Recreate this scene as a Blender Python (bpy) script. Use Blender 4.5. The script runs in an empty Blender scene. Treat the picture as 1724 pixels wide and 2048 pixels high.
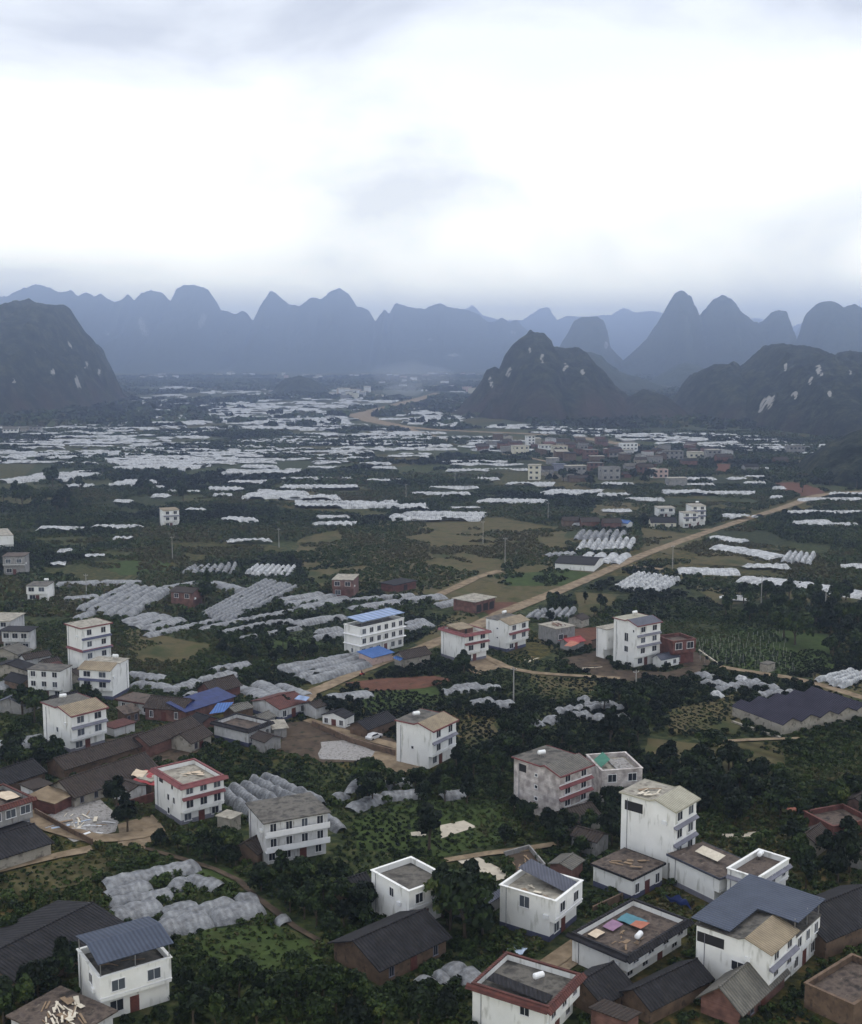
import bpy, math, random
import numpy as np
from mathutils import Vector, Matrix, noise
C = bpy.context; SC = C.scene; COL = SC.collection
random.seed(7); RNG = np.random.default_rng(11)
R_ = math.radians
# ------------------------------------------------------------------ camera
F = 2400.0; W_, H_ = 1724.0, 2048.0; CAMZ = 90.0; PITCH = math.atan(324.0 / 2400.0)
cs, sn = math.cos(PITCH), math.sin(PITCH)
cam = bpy.data.cameras.new('camera'); camo = bpy.data.objects.new('camera', cam); COL.objects.link(camo)
cam.sensor_fit = 'HORIZONTAL'; cam.sensor_width = 36.0; cam.lens = 36.0 * F / W_
cam.clip_start = 0.5; cam.clip_end = 60000.0
camo.location = (0, 0, CAMZ); camo.rotation_euler = (math.pi / 2 - PITCH, 0, 0)
SC.camera = camo
# ------------------------------------------------------------------ world
SUN_EL, SUN_AZ = R_(66), R_(35)          # azimuth measured clockwise from +Y
world = bpy.data.worlds.new('World'); SC.world = world; world.use_nodes = True
wn = world.node_tree; wn.nodes.clear()
def WN(t, **k):
    n = wn.nodes.new(t)
    for a, b in k.items(): setattr(n, a, b)
    return n
wo = WN('ShaderNodeOutputWorld'); bg = WN('ShaderNodeBackground'); bg.inputs['Strength'].default_value = 0.10
sky = WN('ShaderNodeTexSky'); sky.sky_type = 'NISHITA'; sky.sun_disc = False
sky.sun_elevation = SUN_EL; sky.sun_rotation = SUN_AZ; sky.air_density = 1.2; sky.dust_density = 3.0
tc = WN('ShaderNodeTexCoord'); mp = WN('ShaderNodeMapping'); mp.inputs['Scale'].default_value = (1.0, 1.0, 2.6)
mp.inputs['Location'].default_value = (0.35, 0.1, 0.15)
nz = WN('ShaderNodeTexNoise'); nz.inputs['Scale'].default_value = 3.0; nz.inputs['Detail'].default_value = 6.0; nz.inputs['Roughness'].default_value = 0.5
nz.inputs['Distortion'].default_value = 0.35
rp = WN('ShaderNodeValToRGB'); e = rp.color_ramp.elements
SKYK = 1.16; HORIZ = 3.6
def sk(v): return (v[0] * SKYK, v[1] * SKYK, v[2] * SKYK, 1)
e[0].position = 0.38; e[0].color = sk((0.56, 0.58, 0.62))
e[1].position = 0.57; e[1].color = sk((0.96, 0.98, 0.99))
e2 = rp.color_ramp.elements.new(0.45); e2.color = sk((0.72, 0.74, 0.765))
sc10 = WN('ShaderNodeMix', data_type='RGBA', blend_type='MULTIPLY'); sc10.inputs[0].default_value = 1.0
sc10.inputs[7].default_value = (12.7, 12.5, 12.25, 1)
mx = WN('ShaderNodeMix', data_type='RGBA'); mx.inputs[0].default_value = 0.92
L = wn.links.new
L(tc.outputs['Generated'], mp.inputs['Vector']); L(mp.outputs[0], nz.inputs['Vector']); L(nz.outputs['Fac'], rp.inputs[0])
L(rp.outputs[0], sc10.inputs[6]); L(sky.outputs[0], mx.inputs[6]); L(sc10.outputs[2], mx.inputs[7])
sz_ = WN('ShaderNodeSeparateXYZ'); L(tc.outputs['Generated'], sz_.inputs[0])
m1 = WN('ShaderNodeMath', operation='ABSOLUTE'); L(sz_.outputs[2], m1.inputs[0])
m2 = WN('ShaderNodeMath', operation='SUBTRACT'); m2.inputs[0].default_value = 1.0; L(m1.outputs[0], m2.inputs[1])
m3 = WN('ShaderNodeMath', operation='POWER'); m3.inputs[1].default_value = 14.0; L(m2.outputs[0], m3.inputs[0])
cv = WN('ShaderNodeMix', data_type='RGBA'); cv.inputs[6].default_value = (1, 1, 1, 1); cv.inputs[7].default_value = (1 + HORIZ * 1.15, 1 + HORIZ, 1 + HORIZ * .55, 1); L(m3.outputs[0], cv.inputs[0])
mh = WN('ShaderNodeMix', data_type='RGBA', blend_type='MULTIPLY'); mh.inputs[0].default_value = 1.0; L(mx.outputs[2], mh.inputs[6]); L(cv.outputs[2], mh.inputs[7])
rt = WN('ShaderNodeValToRGB'); el_ = rt.color_ramp.elements; el_[0].position = 0.18; el_[0].color = (1, 1, 1, 1); el_[1].position = 0.42; el_[1].color = (1.06, 1.06, 1.06, 1)
x_ = el_.new(0.245); x_.color = (.84, .85, .87, 1)
nt_ = WN('ShaderNodeMath', operation='MULTIPLY_ADD'); nt_.inputs[1].default_value = .16; L(nz.outputs['Fac'], nt_.inputs[0]); za = WN('ShaderNodeMath', operation='SUBTRACT'); za.inputs[1].default_value = .08; L(m1.outputs[0], za.inputs[0]); L(za.outputs[0], nt_.inputs[2]); L(nt_.outputs[0], rt.inputs[0])
mt_ = WN('ShaderNodeMix', data_type='RGBA', blend_type='MULTIPLY'); mt_.inputs[0].default_value = 1.0; L(mh.outputs[2], mt_.inputs[6]); L(rt.outputs[0], mt_.inputs[7])
L(mt_.outputs[2], bg.inputs['Color']); L(bg.outputs[0], wo.inputs['Surface'])
# ------------------------------------------------------------------ sun behind cloud
sl = bpy.data.lights.new('sun', 'SUN'); sl.energy = 0.8; sl.angle = R_(20); sl.color = (1.0, 0.96, 0.9)
so = bpy.data.objects.new('sun', sl); COL.objects.link(so)
sd = Vector((math.sin(SUN_AZ) * math.cos(SUN_EL), math.cos(SUN_AZ) * math.cos(SUN_EL), math.sin(SUN_EL)))
so.rotation_euler = sd.to_track_quat('Z', 'Y').to_euler(); so.location = (0, 0, 400)
SC.view_settings.view_transform = 'Standard'; SC.view_settings.look = 'None'; SC.view_settings.gamma = 1.0
SC.view_settings.exposure = 0.0; SC.view_settings.use_curve_mapping = False
SC.cycles.volume_bounces = 1; SC.cycles.max_bounces = 6; SC.cycles.diffuse_bounces = 2; SC.cycles.glossy_bounces = 2
SC.cycles.use_denoising = True
# ------------------------------------------------------------------ pixel <-> world
def P(px, py, z=0.0):
    a = (px - 862.0) / F; b = (1024.0 - py) / F
    dy = cs + b * sn; dz = -sn + b * cs
    t = (z - CAMZ) / dz
    return Vector((a * t, dy * t, z))
def at_depth(px, py, Y):
    a = (px - 862.0) / F; b = (1024.0 - py) / F
    w = Y * (b * cs - sn) / (cs + b * sn)
    return Vector((a * (Y * cs - w * sn), Y, CAMZ + w))
def proj(p):
    w = p[2] - CAMZ; fc = p[1] * cs - w * sn; uc = p[1] * sn + w * cs
    return (862 + F * p[0] / fc, 1024 - F * uc / fc)
# ------------------------------------------------------------------ materials
MATS = {}
def nodes(name):
    m = bpy.data.materials.new(name); m.use_nodes = True
    return m, m.node_tree, m.node_tree.nodes['Principled BSDF']
def surf(name, cols, rough=0.85, scale=1.0, detail=6, bump=0.0, bscale=None, stretch=(1, 1, 1), spec=0.3, contrast=(0.35, 0.65), wave=None, spots=None, metallic=0.0):
    """cols: 2..4 base colours mixed by noise in the object's own space"""
    m, nt, bs = nodes(name)
    tc = nt.nodes.new('ShaderNodeTexCoord'); mp = nt.nodes.new('ShaderNodeMapping'); mp.inputs['Scale'].default_value = stretch
    n = nt.nodes.new('ShaderNodeTexNoise'); n.inputs['Scale'].default_value = scale; n.inputs['Detail'].default_value = detail
    n.inputs['Roughness'].default_value = 0.62
    r = nt.nodes.new('ShaderNodeValToRGB'); el = r.color_ramp.elements
    k = len(cols)
    if k == 1: cols = [cols[0], tuple(c * 0.8 for c in cols[0])]; k = 2
    el[0].position = contrast[0]; el[0].color = (*cols[0], 1); el[1].position = contrast[1]; el[1].color = (*cols[-1], 1)
    for i in range(1, k - 1):
        x = el.new(contrast[0] + (contrast[1] - contrast[0]) * i / (k - 1)); x.color = (*cols[i], 1)
    nt.links.new(tc.outputs['Object'], mp.inputs[0]); nt.links.new(mp.outputs[0], n.inputs['Vector']); nt.links.new(n.outputs['Fac'], r.inputs[0])
    col = r.outputs[0]
    if spots:      # second noise mixes in a stain colour
        n2 = nt.nodes.new('ShaderNodeTexNoise'); n2.inputs['Scale'].default_value = spots[1]; n2.inputs['Detail'].default_value = 4
        r2 = nt.nodes.new('ShaderNodeValToRGB'); r2.color_ramp.elements[0].position = spots[2]; r2.color_ramp.elements[1].position = spots[2] + 0.12
        mx = nt.nodes.new('ShaderNodeMix'); mx.data_type = 'RGBA'; mx.inputs[7].default_value = (*spots[0], 1)
        mp2 = nt.nodes.new('ShaderNodeMapping'); mp2.inputs['Scale'].default_value = spots[3] if len(spots) > 3 else (1, 1, 1)
        nt.links.new(tc.outputs['Object'], mp2.inputs[0]); nt.links.new(mp2.outputs[0], n2.inputs['Vector'])
        nt.links.new(n2.outputs['Fac'], r2.inputs[0]); nt.links.new(r2.outputs[0], mx.inputs[0]); nt.links.new(col, mx.inputs[6]); col = mx.outputs[2]
    nt.links.new(col, bs.inputs['Base Color'])
    bs.inputs['Roughness'].default_value = rough; bs.inputs['Specular IOR Level'].default_value = spec; bs.inputs['Metallic'].default_value = metallic
    h = None
    if wave:       # (scale, direction)
        w = nt.nodes.new('ShaderNodeTexWave'); w.inputs['Scale'].default_value = wave[0] * .42; w.bands_direction = wave[1]; w.inputs['Distortion'].default_value = 0.5; w.inputs['Detail Scale'].default_value = 2.0
        nt.links.new(tc.outputs['Object'], w.inputs['Vector']); h = w.outputs['Fac']
        mw = nt.nodes.new('ShaderNodeMix'); mw.data_type = 'RGBA'; mw.blend_type = 'MULTIPLY'; mw.inputs[0].default_value = .38; nt.links.new(col, mw.inputs[6]); nt.links.new(w.outputs['Color'], mw.inputs[7]); nt.links.new(mw.outputs[2], bs.inputs['Base Color'])
    if bump > 0:
        if h is None:
            nb = nt.nodes.new('ShaderNodeTexNoise'); nb.inputs['Scale'].default_value = bscale or scale * 4; nb.inputs['Detail'].default_value = 5
            nt.links.new(tc.outputs['Object'], nb.inputs['Vector']); h = nb.outputs['Fac']
        b = nt.nodes.new('ShaderNodeBump'); b.inputs['Strength'].default_value = bump; b.inputs['Distance'].default_value = 0.3
        nt.links.new(h, b.inputs['Height']); nt.links.new(b.outputs[0], bs.inputs['Normal'])
    MATS[name] = m
    return m
M = MATS
surf('white_wall', [(0.68, 0.68, 0.66), (0.78, 0.78, 0.76)], 0.8, 0.25, bump=0.02, spots=((0.46, 0.46, 0.43), 0.75, 0.575, (1.4, 1.4, 0.32)))
surf('dirty_white', [(0.42, 0.42, 0.42), (0.56, 0.56, 0.56)], 0.85, 0.5, spots=((0.25, 0.24, 0.22), 1.2, 0.56, (1.5, 1.5, 0.3)))
surf('cream_wall', [(0.56, 0.53, 0.42), (0.66, 0.63, 0.52)], 0.85, 0.4, spots=((0.4, 0.37, 0.3), 1.0, 0.6, (1.5, 1.5, 0.3)))
surf('grey_wall', [(0.20, 0.20, 0.20), (0.30, 0.29, 0.28)], 0.9, 0.6, spots=((0.13, 0.12, 0.11), 1.2, 0.56, (1.5, 1.5, 0.4)))
surf('blue_grey_wall', [(0.20, 0.21, 0.28), (0.27, 0.28, 0.35)], 0.9, 0.5, spots=((0.14, 0.14, 0.17), 1.2, 0.56))
surf('pink_wall', [(0.45, 0.33, 0.30), (0.55, 0.42, 0.38)], 0.9, 0.5, spots=((0.3, 0.22, 0.2), 1.2, 0.6))
def brick(name, c1, c2, mortar, sc=1.6):
    m, nt, bs = nodes(name)
    tc = nt.nodes.new('ShaderNodeTexCoord'); mp = nt.nodes.new('ShaderNodeMapping'); mp.inputs['Rotation'].default_value = (R_(90), 0, 0)
    b = nt.nodes.new('ShaderNodeTexBrick'); b.inputs['Color1'].default_value = (*c1, 1); b.inputs['Color2'].default_value = (*c2, 1); b.inputs['Mortar'].default_value = (*mortar, 1)
    b.inputs['Scale'].default_value = sc; b.inputs['Mortar Size'].default_value = 0.012
    n = nt.nodes.new('ShaderNodeTexNoise'); n.inputs['Scale'].default_value = 0.7; n.inputs['Detail'].default_value = 5
    r = nt.nodes.new('ShaderNodeValToRGB'); r.color_ramp.elements[0].position = .35; r.color_ramp.elements[0].color = (.55, .5, .5, 1); r.color_ramp.elements[1].position = .65; r.color_ramp.elements[1].color = (1.15, 1.1, 1.1, 1)
    x = nt.nodes.new('ShaderNodeMix'); x.data_type = 'RGBA'; x.blend_type = 'MULTIPLY'; x.inputs[0].default_value = 1
    nt.links.new(tc.outputs['Object'], mp.inputs[0]); nt.links.new(mp.outputs[0], b.inputs[0]); nt.links.new(tc.outputs['Object'], n.inputs[0])
    nt.links.new(n.outputs['Fac'], r.inputs[0]); nt.links.new(b.outputs['Color'], x.inputs[6]); nt.links.new(r.outputs[0], x.inputs[7]); nt.links.new(x.outputs[2], bs.inputs['Base Color'])
    bs.inputs['Roughness'].default_value = 0.95; MATS[name] = m
brick('brick_wall', (0.14, 0.07, 0.055), (0.19, 0.095, 0.075), (0.16, 0.13, 0.12))
brick('red_brick_wall', (0.11, 0.042, 0.034), (0.15, 0.056, 0.044), (0.15, 0.09, 0.08))
brick('bare_block_wall', (0.46, 0.45, 0.43), (0.55, 0.53, 0.51), (0.34, 0.31, 0.29), 0.8)
surf('mud_wall', [(0.09, 0.06, 0.042), (0.16, 0.108, 0.075)], 0.95, 0.6, bump=0.1, spots=((0.06, 0.042, 0.032), 1.0, 0.56))
surf('old_plaster', [(0.26, 0.24, 0.20), (0.36, 0.33, 0.28)], 0.95, 0.6, spots=((0.13, 0.11, 0.09), 0.9, 0.55))
surf('roof_concrete', [(0.035, 0.033, 0.030), (0.13, 0.12, 0.105), (0.06, 0.055, 0.05)], 0.95, 0.35, contrast=(0.35, 0.62), spots=((0.04, 0.038, 0.035), 0.6, 0.55))
surf('roof_light', [(0.20, 0.185, 0.155), (0.36, 0.335, 0.28)], 0.9, 0.6, spots=((0.14, 0.12, 0.10), 0.9, 0.55))
surf('roof_rusty', [(0.024, 0.019, 0.017), (0.11, 0.085, 0.07), (0.04, 0.03, 0.027)], 0.95, 0.5, contrast=(0.35, 0.64), spots=((0.20, 0.17, 0.14), 0.6, 0.64, (1, 3, 1)))
surf('tile_dark', [(0.010, 0.0095, 0.012), (0.026, 0.024, 0.028)], 0.9, 0.7, bump=0.6, wave=(1.3, 'X'), spots=((0.045, 0.038, 0.032), 0.6, 0.64))
surf('tile_brown', [(0.032, 0.024, 0.021), (0.07, 0.052, 0.043)], 0.9, 0.7, bump=0.6, wave=(1.3, 'X'), spots=((0.03, 0.025, 0.022), 0.7, 0.56))
surf('tile_grey', [(0.10, 0.095, 0.085), (0.17, 0.16, 0.14)], 0.9, 0.7, bump=0.5, wave=(1.3, 'X'))
surf('tile_tan', [(0.22, 0.175, 0.12), (0.33, 0.27, 0.185)], 0.85, 0.5, bump=0.35, wave=(1.5, 'X'), spots=((0.25, 0.19, 0.12), 0.9, 0.6))
surf('tile_cream', [(0.32, 0.305, 0.24), (0.42, 0.40, 0.32)], 0.85, 0.5, bump=0.35, wave=(1.5, 'X'), spots=((0.34, 0.31, 0.24), 0.9, 0.62))
surf('tile_slate', [(0.055, 0.060, 0.085), (0.085, 0.092, 0.125)], 0.6, 0.4, bump=0.3, wave=(1.5, 'X'))
surf('roof_purple', [(0.016, 0.014, 0.028), (0.030, 0.027, 0.046)], 0.9, 0.3, bump=0.4, wave=(1.2, 'Y'))
surf('tile_red', [(0.075, 0.028, 0.024), (0.13, 0.045, 0.036)], 0.85, 0.8, bump=0.3, wave=(1.5, 'X'), spots=((0.07, 0.03, 0.03), 1.2, 0.58))
surf('trim_red', [(0.13, 0.042, 0.045), (0.20, 0.068, 0.068)], 0.8, 0.8, spots=((0.14, 0.06, 0.06), 1.0, 0.56))
surf('trim_blue', [(0.05, 0.055, 0.10), (0.085, 0.09, 0.15)], 0.7, 0.8)
surf('trim_grey', [(0.14, 0.14, 0.17), (0.20, 0.20, 0.24)], 0.8, 0.8)
surf('trim_white', [(0.62, 0.62, 0.63), (0.72, 0.72, 0.73)], 0.8, 0.8)
surf('metal_blue', [(0.038, 0.050, 0.082), (0.055, 0.070, 0.108)], 0.6, 0.4, bump=0.35, wave=(1.2, 'X'), spec=0.3)
surf('metal_bright_blue', [(0.03, 0.10, 0.30), (0.05, 0.14, 0.40)], 0.5, 0.4, bump=0.35, wave=(1.2, 'X'), spec=0.3)
surf('panel_light_blue', [(0.14, 0.22, 0.40), (0.22, 0.31, 0.50)], 0.35, 0.4, bump=0.25, wave=(0.35, 'X'), spec=0.5)
surf('tarp_blue', [(0.008, 0.015, 0.07), (0.014, 0.030, 0.13)], 0.55, 0.7, bump=0.3, bscale=0.8)
surf('tarp_green', [(0.02, 0.12, 0.08), (0.035, 0.16, 0.11)], 0.6, 0.7)
surf('tarp_teal', [(0.05, 0.15, 0.19), (0.08, 0.20, 0.24)], 0.7, 0.7)
surf('tarp_orange', [(0.30, 0.10, 0.06), (0.38, 0.14, 0.09)], 0.7, 0.7)
surf('tarp_pink', [(0.20, 0.12, 0.19), (0.27, 0.16, 0.24)], 0.8, 0.7)
surf('tarp_red', [(0.22, 0.03, 0.035), (0.32, 0.05, 0.05)], 0.7, 0.7)
surf('tarp_cream', [(0.48, 0.38, 0.28), (0.6, 0.5, 0.38)], 0.8, 0.7)
surf('tarp_pale', [(0.30, 0.38, 0.50), (0.42, 0.50, 0.62)], 0.6, 0.7)
surf('wood', [(0.16, 0.11, 0.07), (0.28, 0.20, 0.13)], 0.9, 2.0, stretch=(1, 6, 1))
surf('plank_pale', [(0.50, 0.45, 0.36), (0.64, 0.58, 0.48)], 0.9, 2.0)
surf('bark', [(0.05, 0.038, 0.028), (0.09, 0.07, 0.05)], 0.95, 3.0, bump=0.3)
surf('concrete_pole', [(0.26, 0.25, 0.24), (0.36, 0.35, 0.34)], 0.9, 2.0)
surf('steel', [(0.25, 0.25, 0.26), (0.34, 0.34, 0.35)], 0.4, 2.0, metallic=0.7)
surf('plastic_white', [(0.66, 0.67, 0.68), (0.74, 0.75, 0.76)], 0.4, 2.0)
surf('rubber', [(0.012, 0.012, 0.012), (0.02, 0.02, 0.02)], 0.8, 2.0)
surf('car_paint', [(0.55, 0.55, 0.56), (0.60, 0.60, 0.61)], 0.3, 2.0)
surf('cloth_dark', [(0.02, 0.02, 0.035), (0.04, 0.04, 0.06)], 0.9, 2.0)
surf('skin', [(0.35, 0.2, 0.14), (0.42, 0.26, 0.18)], 0.7, 2.0)
surf('red_paint', [(0.32, 0.02, 0.02), (0.42, 0.04, 0.04)], 0.5, 2.0)
surf('rubble', [(0.05, 0.04, 0.035), (0.30, 0.29, 0.28), (0.09, 0.07, 0.06)], 0.95, 1.0, contrast=(0.3, 0.7), bump=0.4)
surf('door_wood', [(0.09, 0.03, 0.025), (0.14, 0.05, 0.04)], 0.7, 2.0)
m, nt, bs = nodes('window_glass'); bs.inputs['Base Color'].default_value = (0.02, 0.022, 0.028, 1); bs.inputs['Roughness'].default_value = 0.25; bs.inputs['Specular IOR Level'].default_value = 0.35; MATS['window_glass'] = m
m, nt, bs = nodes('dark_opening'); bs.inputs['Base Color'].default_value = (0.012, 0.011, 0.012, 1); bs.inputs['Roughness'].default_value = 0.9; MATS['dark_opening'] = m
m, nt, bs = nodes('window_pale'); bs.inputs['Base Color'].default_value = (0.075, 0.085, 0.10, 1); bs.inputs['Roughness'].default_value = 0.2; MATS['window_pale'] = m
# plastic film
def film(name, c1, c2, rough, dark):
    m, nt, bs = nodes(name)
    tc = nt.nodes.new('ShaderNodeTexCoord'); n = nt.nodes.new('ShaderNodeTexNoise'); n.inputs['Scale'].default_value = 0.55; n.inputs['Detail'].default_value = 6; n.inputs['Roughness'].default_value = .65
    r = nt.nodes.new('ShaderNodeValToRGB'); e = r.color_ramp.elements
    e[0].position = 0.34; e[0].color = (*dark, 1); e[1].position = 0.62; e[1].color = (*c2, 1); x = e.new(0.46); x.color = (*c1, 1)
    nt.links.new(tc.outputs['Object'], n.inputs[0]); nt.links.new(n.outputs['Fac'], r.inputs[0]); nt.links.new(r.outputs[0], bs.inputs['Base Color'])
    nb = nt.nodes.new('ShaderNodeTexNoise'); nb.inputs['Scale'].default_value = 1.6; nb.inputs['Detail'].default_value = 4; nb.inputs['Distortion'].default_value = 1.0
    b = nt.nodes.new('ShaderNodeBump'); b.inputs['Strength'].default_value = 0.5; b.inputs['Distance'].default_value = 0.4
    wv = nt.nodes.new('ShaderNodeTexWave'); wv.bands_direction = 'X'; wv.inputs['Scale'].default_value = .28; wv.inputs['Distortion'].default_value = 2.5; wv.inputs['Detail'].default_value = 3
    nt.links.new(tc.outputs['Object'], wv.inputs['Vector']); am = nt.nodes.new('ShaderNodeMath'); am.operation = 'MULTIPLY_ADD'; am.inputs[1].default_value = .3
    nt.links.new(wv.outputs['Fac'], am.inputs[0]); nt.links.new(nb.outputs['Fac'], am.inputs[2])
    mc = nt.nodes.new('ShaderNodeMix'); mc.data_type = 'RGBA'; mc.blend_type = 'MULTIPLY'; mc.inputs[0].default_value = .18; nt.links.new(r.outputs[0], mc.inputs[6]); nt.links.new(wv.outputs['Color'], mc.inputs[7]); nt.links.new(mc.outputs[2], bs.inputs['Base Color'])
    nt.links.new(tc.outputs['Object'], nb.inputs[0]); nt.links.new(am.outputs[0], b.inputs['Height']); nt.links.new(b.outputs[0], bs.inputs['Normal'])
    bs.inputs['Roughness'].default_value = rough; bs.inputs['Specular IOR Level'].default_value = 0.5; MATS[name] = m
film('film', (0.135, 0.14, 0.15), (0.24, 0.25, 0.26), 0.45, (0.055, 0.06, 0.065))
film('film_white', (0.30, 0.31, 0.32), (0.50, 0.51, 0.515), 0.5, (0.11, 0.115, 0.12))
# ------------------------------------------------------------------ object helpers
def tag(o, label=None, cat=None, group=None, kind=None):
    if label: o['label'] = label
    if cat: o['category'] = cat
    if group: o['group'] = group
    if kind: o['kind'] = kind
    return o
def empty(name, loc, rz=0.0):
    o = bpy.data.objects.new(name, None); o.location = loc; o.rotation_euler = (0, 0, rz); o.empty_display_size = 0.3
    COL.objects.link(o); return o
def link(name, me, parent=None, loc=None, rz=0.0):
    o = bpy.data.objects.new(name, me); COL.objects.link(o)
    if parent is not None: o.parent = parent
    if loc is not None: o.location = loc
    if rz: o.rotation_euler = (0, 0, rz)
    return o
class MB:
    def __init__(s): s.v = []; s.f = []
    def add(s, vs, fs):
        b = len(s.v); s.v += [tuple(p) for p in vs]; s.f += [tuple(b + i for i in f) for f in fs]; return s
    def box(s, x0, x1, y0, y1, z0, z1):
        return s.add([(x0, y0, z0), (x1, y0, z0), (x1, y1, z0), (x0, y1, z0), (x0, y0, z1), (x1, y0, z1), (x1, y1, z1), (x0, y1, z1)],
                     [(3, 2, 1, 0), (4, 5, 6, 7), (0, 1, 5, 4), (1, 2, 6, 5), (2, 3, 7, 6), (3, 0, 4, 7)])
    def hexa(s, p):   # 8 points bottom 4 CCW, top 4 CCW
        return s.add(p, [(3, 2, 1, 0), (4, 5, 6, 7), (0, 1, 5, 4), (1, 2, 6, 5), (2, 3, 7, 6), (3, 0, 4, 7)])
    def prism_x(s, prof, x0, x1):   # prof: list of (y,z) , extruded along x
        n = len(prof)
        s.add([(x0, y, z) for y, z in prof] + [(x1, y, z) for y, z in prof],
              [tuple(range(n - 1, -1, -1)), tuple(range(n, 2 * n))] + [(i, (i + 1) % n, n + (i + 1) % n, n + i) for i in range(n)])
        return s
    def prism_y(s, prof, y0, y1):   # prof (x,z)
        n = len(prof)
        s.add([(x, y0, z) for x, z in prof] + [(x, y1, z) for x, z in prof],
              [tuple(range(n)), tuple(range(2 * n - 1, n - 1, -1))] + [((i + 1) % n, i, n + i, n + (i + 1) % n) for i in range(n)])
        return s
    def cyl(s, p0, p1, r0, r1=None, n=8):
        r1 = r0 if r1 is None else r1
        p0 = Vector(p0); p1 = Vector(p1); d = (p1 - p0).normalized(); a = d.orthogonal().normalized(); b = d.cross(a)
        vs = [p0 + (a * math.cos(t) + b * math.sin(t)) * r0 for t in [2 * math.pi * i / n for i in range(n)]]
        vs += [p1 + (a * math.cos(t) + b * math.sin(t)) * r1 for t in [2 * math.pi * i / n for i in range(n)]]
        return s.add(vs, [tuple(range(n - 1, -1, -1)), tuple(range(n, 2 * n))] + [(i, (i + 1) % n, n + (i + 1) % n, n + i) for i in range(n)])
    def mesh(s, name, mat):
        me = bpy.data.meshes.new(name); me.from_pydata(s.v, [], s.f)
        me.materials.append(M[mat] if isinstance(mat, str) else mat); me.update(); return me
    def build(s, name, mat, parent=None, loc=None, rz=0.0):
        return link(name, s.mesh(name, mat), parent, loc, rz)
def np_mesh(name, verts, faces4, mat, attr=None, smooth=False):
    me = bpy.data.meshes.new(name); nv, nf = len(verts), len(faces4); k = faces4.shape[1]
    me.vertices.add(nv); me.vertices.foreach_set('co', np.ascontiguousarray(verts, dtype=np.float32).ravel())
    me.loops.add(nf * k); me.loops.foreach_set('vertex_index', np.ascontiguousarray(faces4, dtype=np.int32).ravel())
    me.polygons.add(nf); me.polygons.foreach_set('loop_start', np.arange(nf, dtype=np.int32) * k)
    me.polygons.foreach_set('loop_total', np.full(nf, k, dtype=np.int32))
    if smooth: me.polygons.foreach_set('use_smooth', np.ones(nf, dtype=bool))
    me.update(calc_edges=True)
    if attr is not None:
        for an, av in attr.items():
            at = me.attributes.new(an, 'FLOAT', 'POINT'); at.data.foreach_set('value', np.ascontiguousarray(av, dtype=np.float32))
    me.materials.append(M[mat] if isinstance(mat, str) else mat)
    return me
# exclusion raster for vegetation (1 m cells)
GX0, GX1, GY0, GY1 = -900, 900, 120, 2700
EXCL = np.zeros((GY1 - GY0, GX1 - GX0), dtype=bool)
EXCLS = np.zeros_like(EXCL)
def exclude(poly, grow=0.0, arr=None):
    arr = EXCL if arr is None else arr
    p = np.array([(q[0], q[1]) for q in poly], dtype=float)
    if grow:
        c = p.mean(axis=0); d = p - c; l = np.linalg.norm(d, axis=1, keepdims=True); p = c + d * (1 + grow / np.maximum(l, .1))
    x0, y0 = np.floor(p.min(axis=0)).astype(int); x1, y1 = np.ceil(p.max(axis=0)).astype(int)
    x0 = max(x0, GX0); y0 = max(y0, GY0); x1 = min(x1, GX1 - 1); y1 = min(y1, GY1 - 1)
    if x1 < x0 or y1 < y0: return
    X, Y = np.meshgrid(np.arange(x0, x1 + 1) + .5, np.arange(y0, y1 + 1) + .5)
    ins = np.zeros(X.shape, dtype=bool); n = len(p)
    for i in range(n):
        xa, ya = p[i]; xb, yb = p[(i + 1) % n]
        if ya == yb: continue
        c = ((ya > Y) != (yb > Y)) & (X < (xb - xa) * (Y - ya) / (yb - ya) + xa)
        ins ^= c
    arr[y0 - GY0:y1 + 1 - GY0, x0 - GX0:x1 + 1 - GX0] |= ins
def is_excl(x, y, soft=False):
    i = int(math.floor(y)) - GY0; j = int(math.floor(x)) - GX0
    if i < 0 or j < 0 or i >= EXCL.shape[0] or j >= EXCL.shape[1]: return False
    return bool(EXCL[i, j]) or (soft and bool(EXCLS[i, j]))

def ordinals(group_objs, base, cat, group, word='from the left'):
    """give repeats labels by their left-to-right place"""
    names = 'first second third fourth fifth sixth seventh eighth ninth tenth eleventh twelfth thirteenth fourteenth fifteenth sixteenth seventeenth eighteenth nineteenth twentieth twenty-first twenty-second twenty-third twenty-fourth twenty-fifth twenty-sixth twenty-seventh twenty-eighth'.split()
    objs = sorted(group_objs, key=lambda o: proj(o.matrix_basis.translation)[0])
    for i, o in enumerate(objs):
        lab = base if len(objs) == 1 else '%s, %s %s' % (base, names[i] if i < len(names) else 'number %d' % (i + 1), word)
        tag(o, lab, cat, group)
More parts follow.
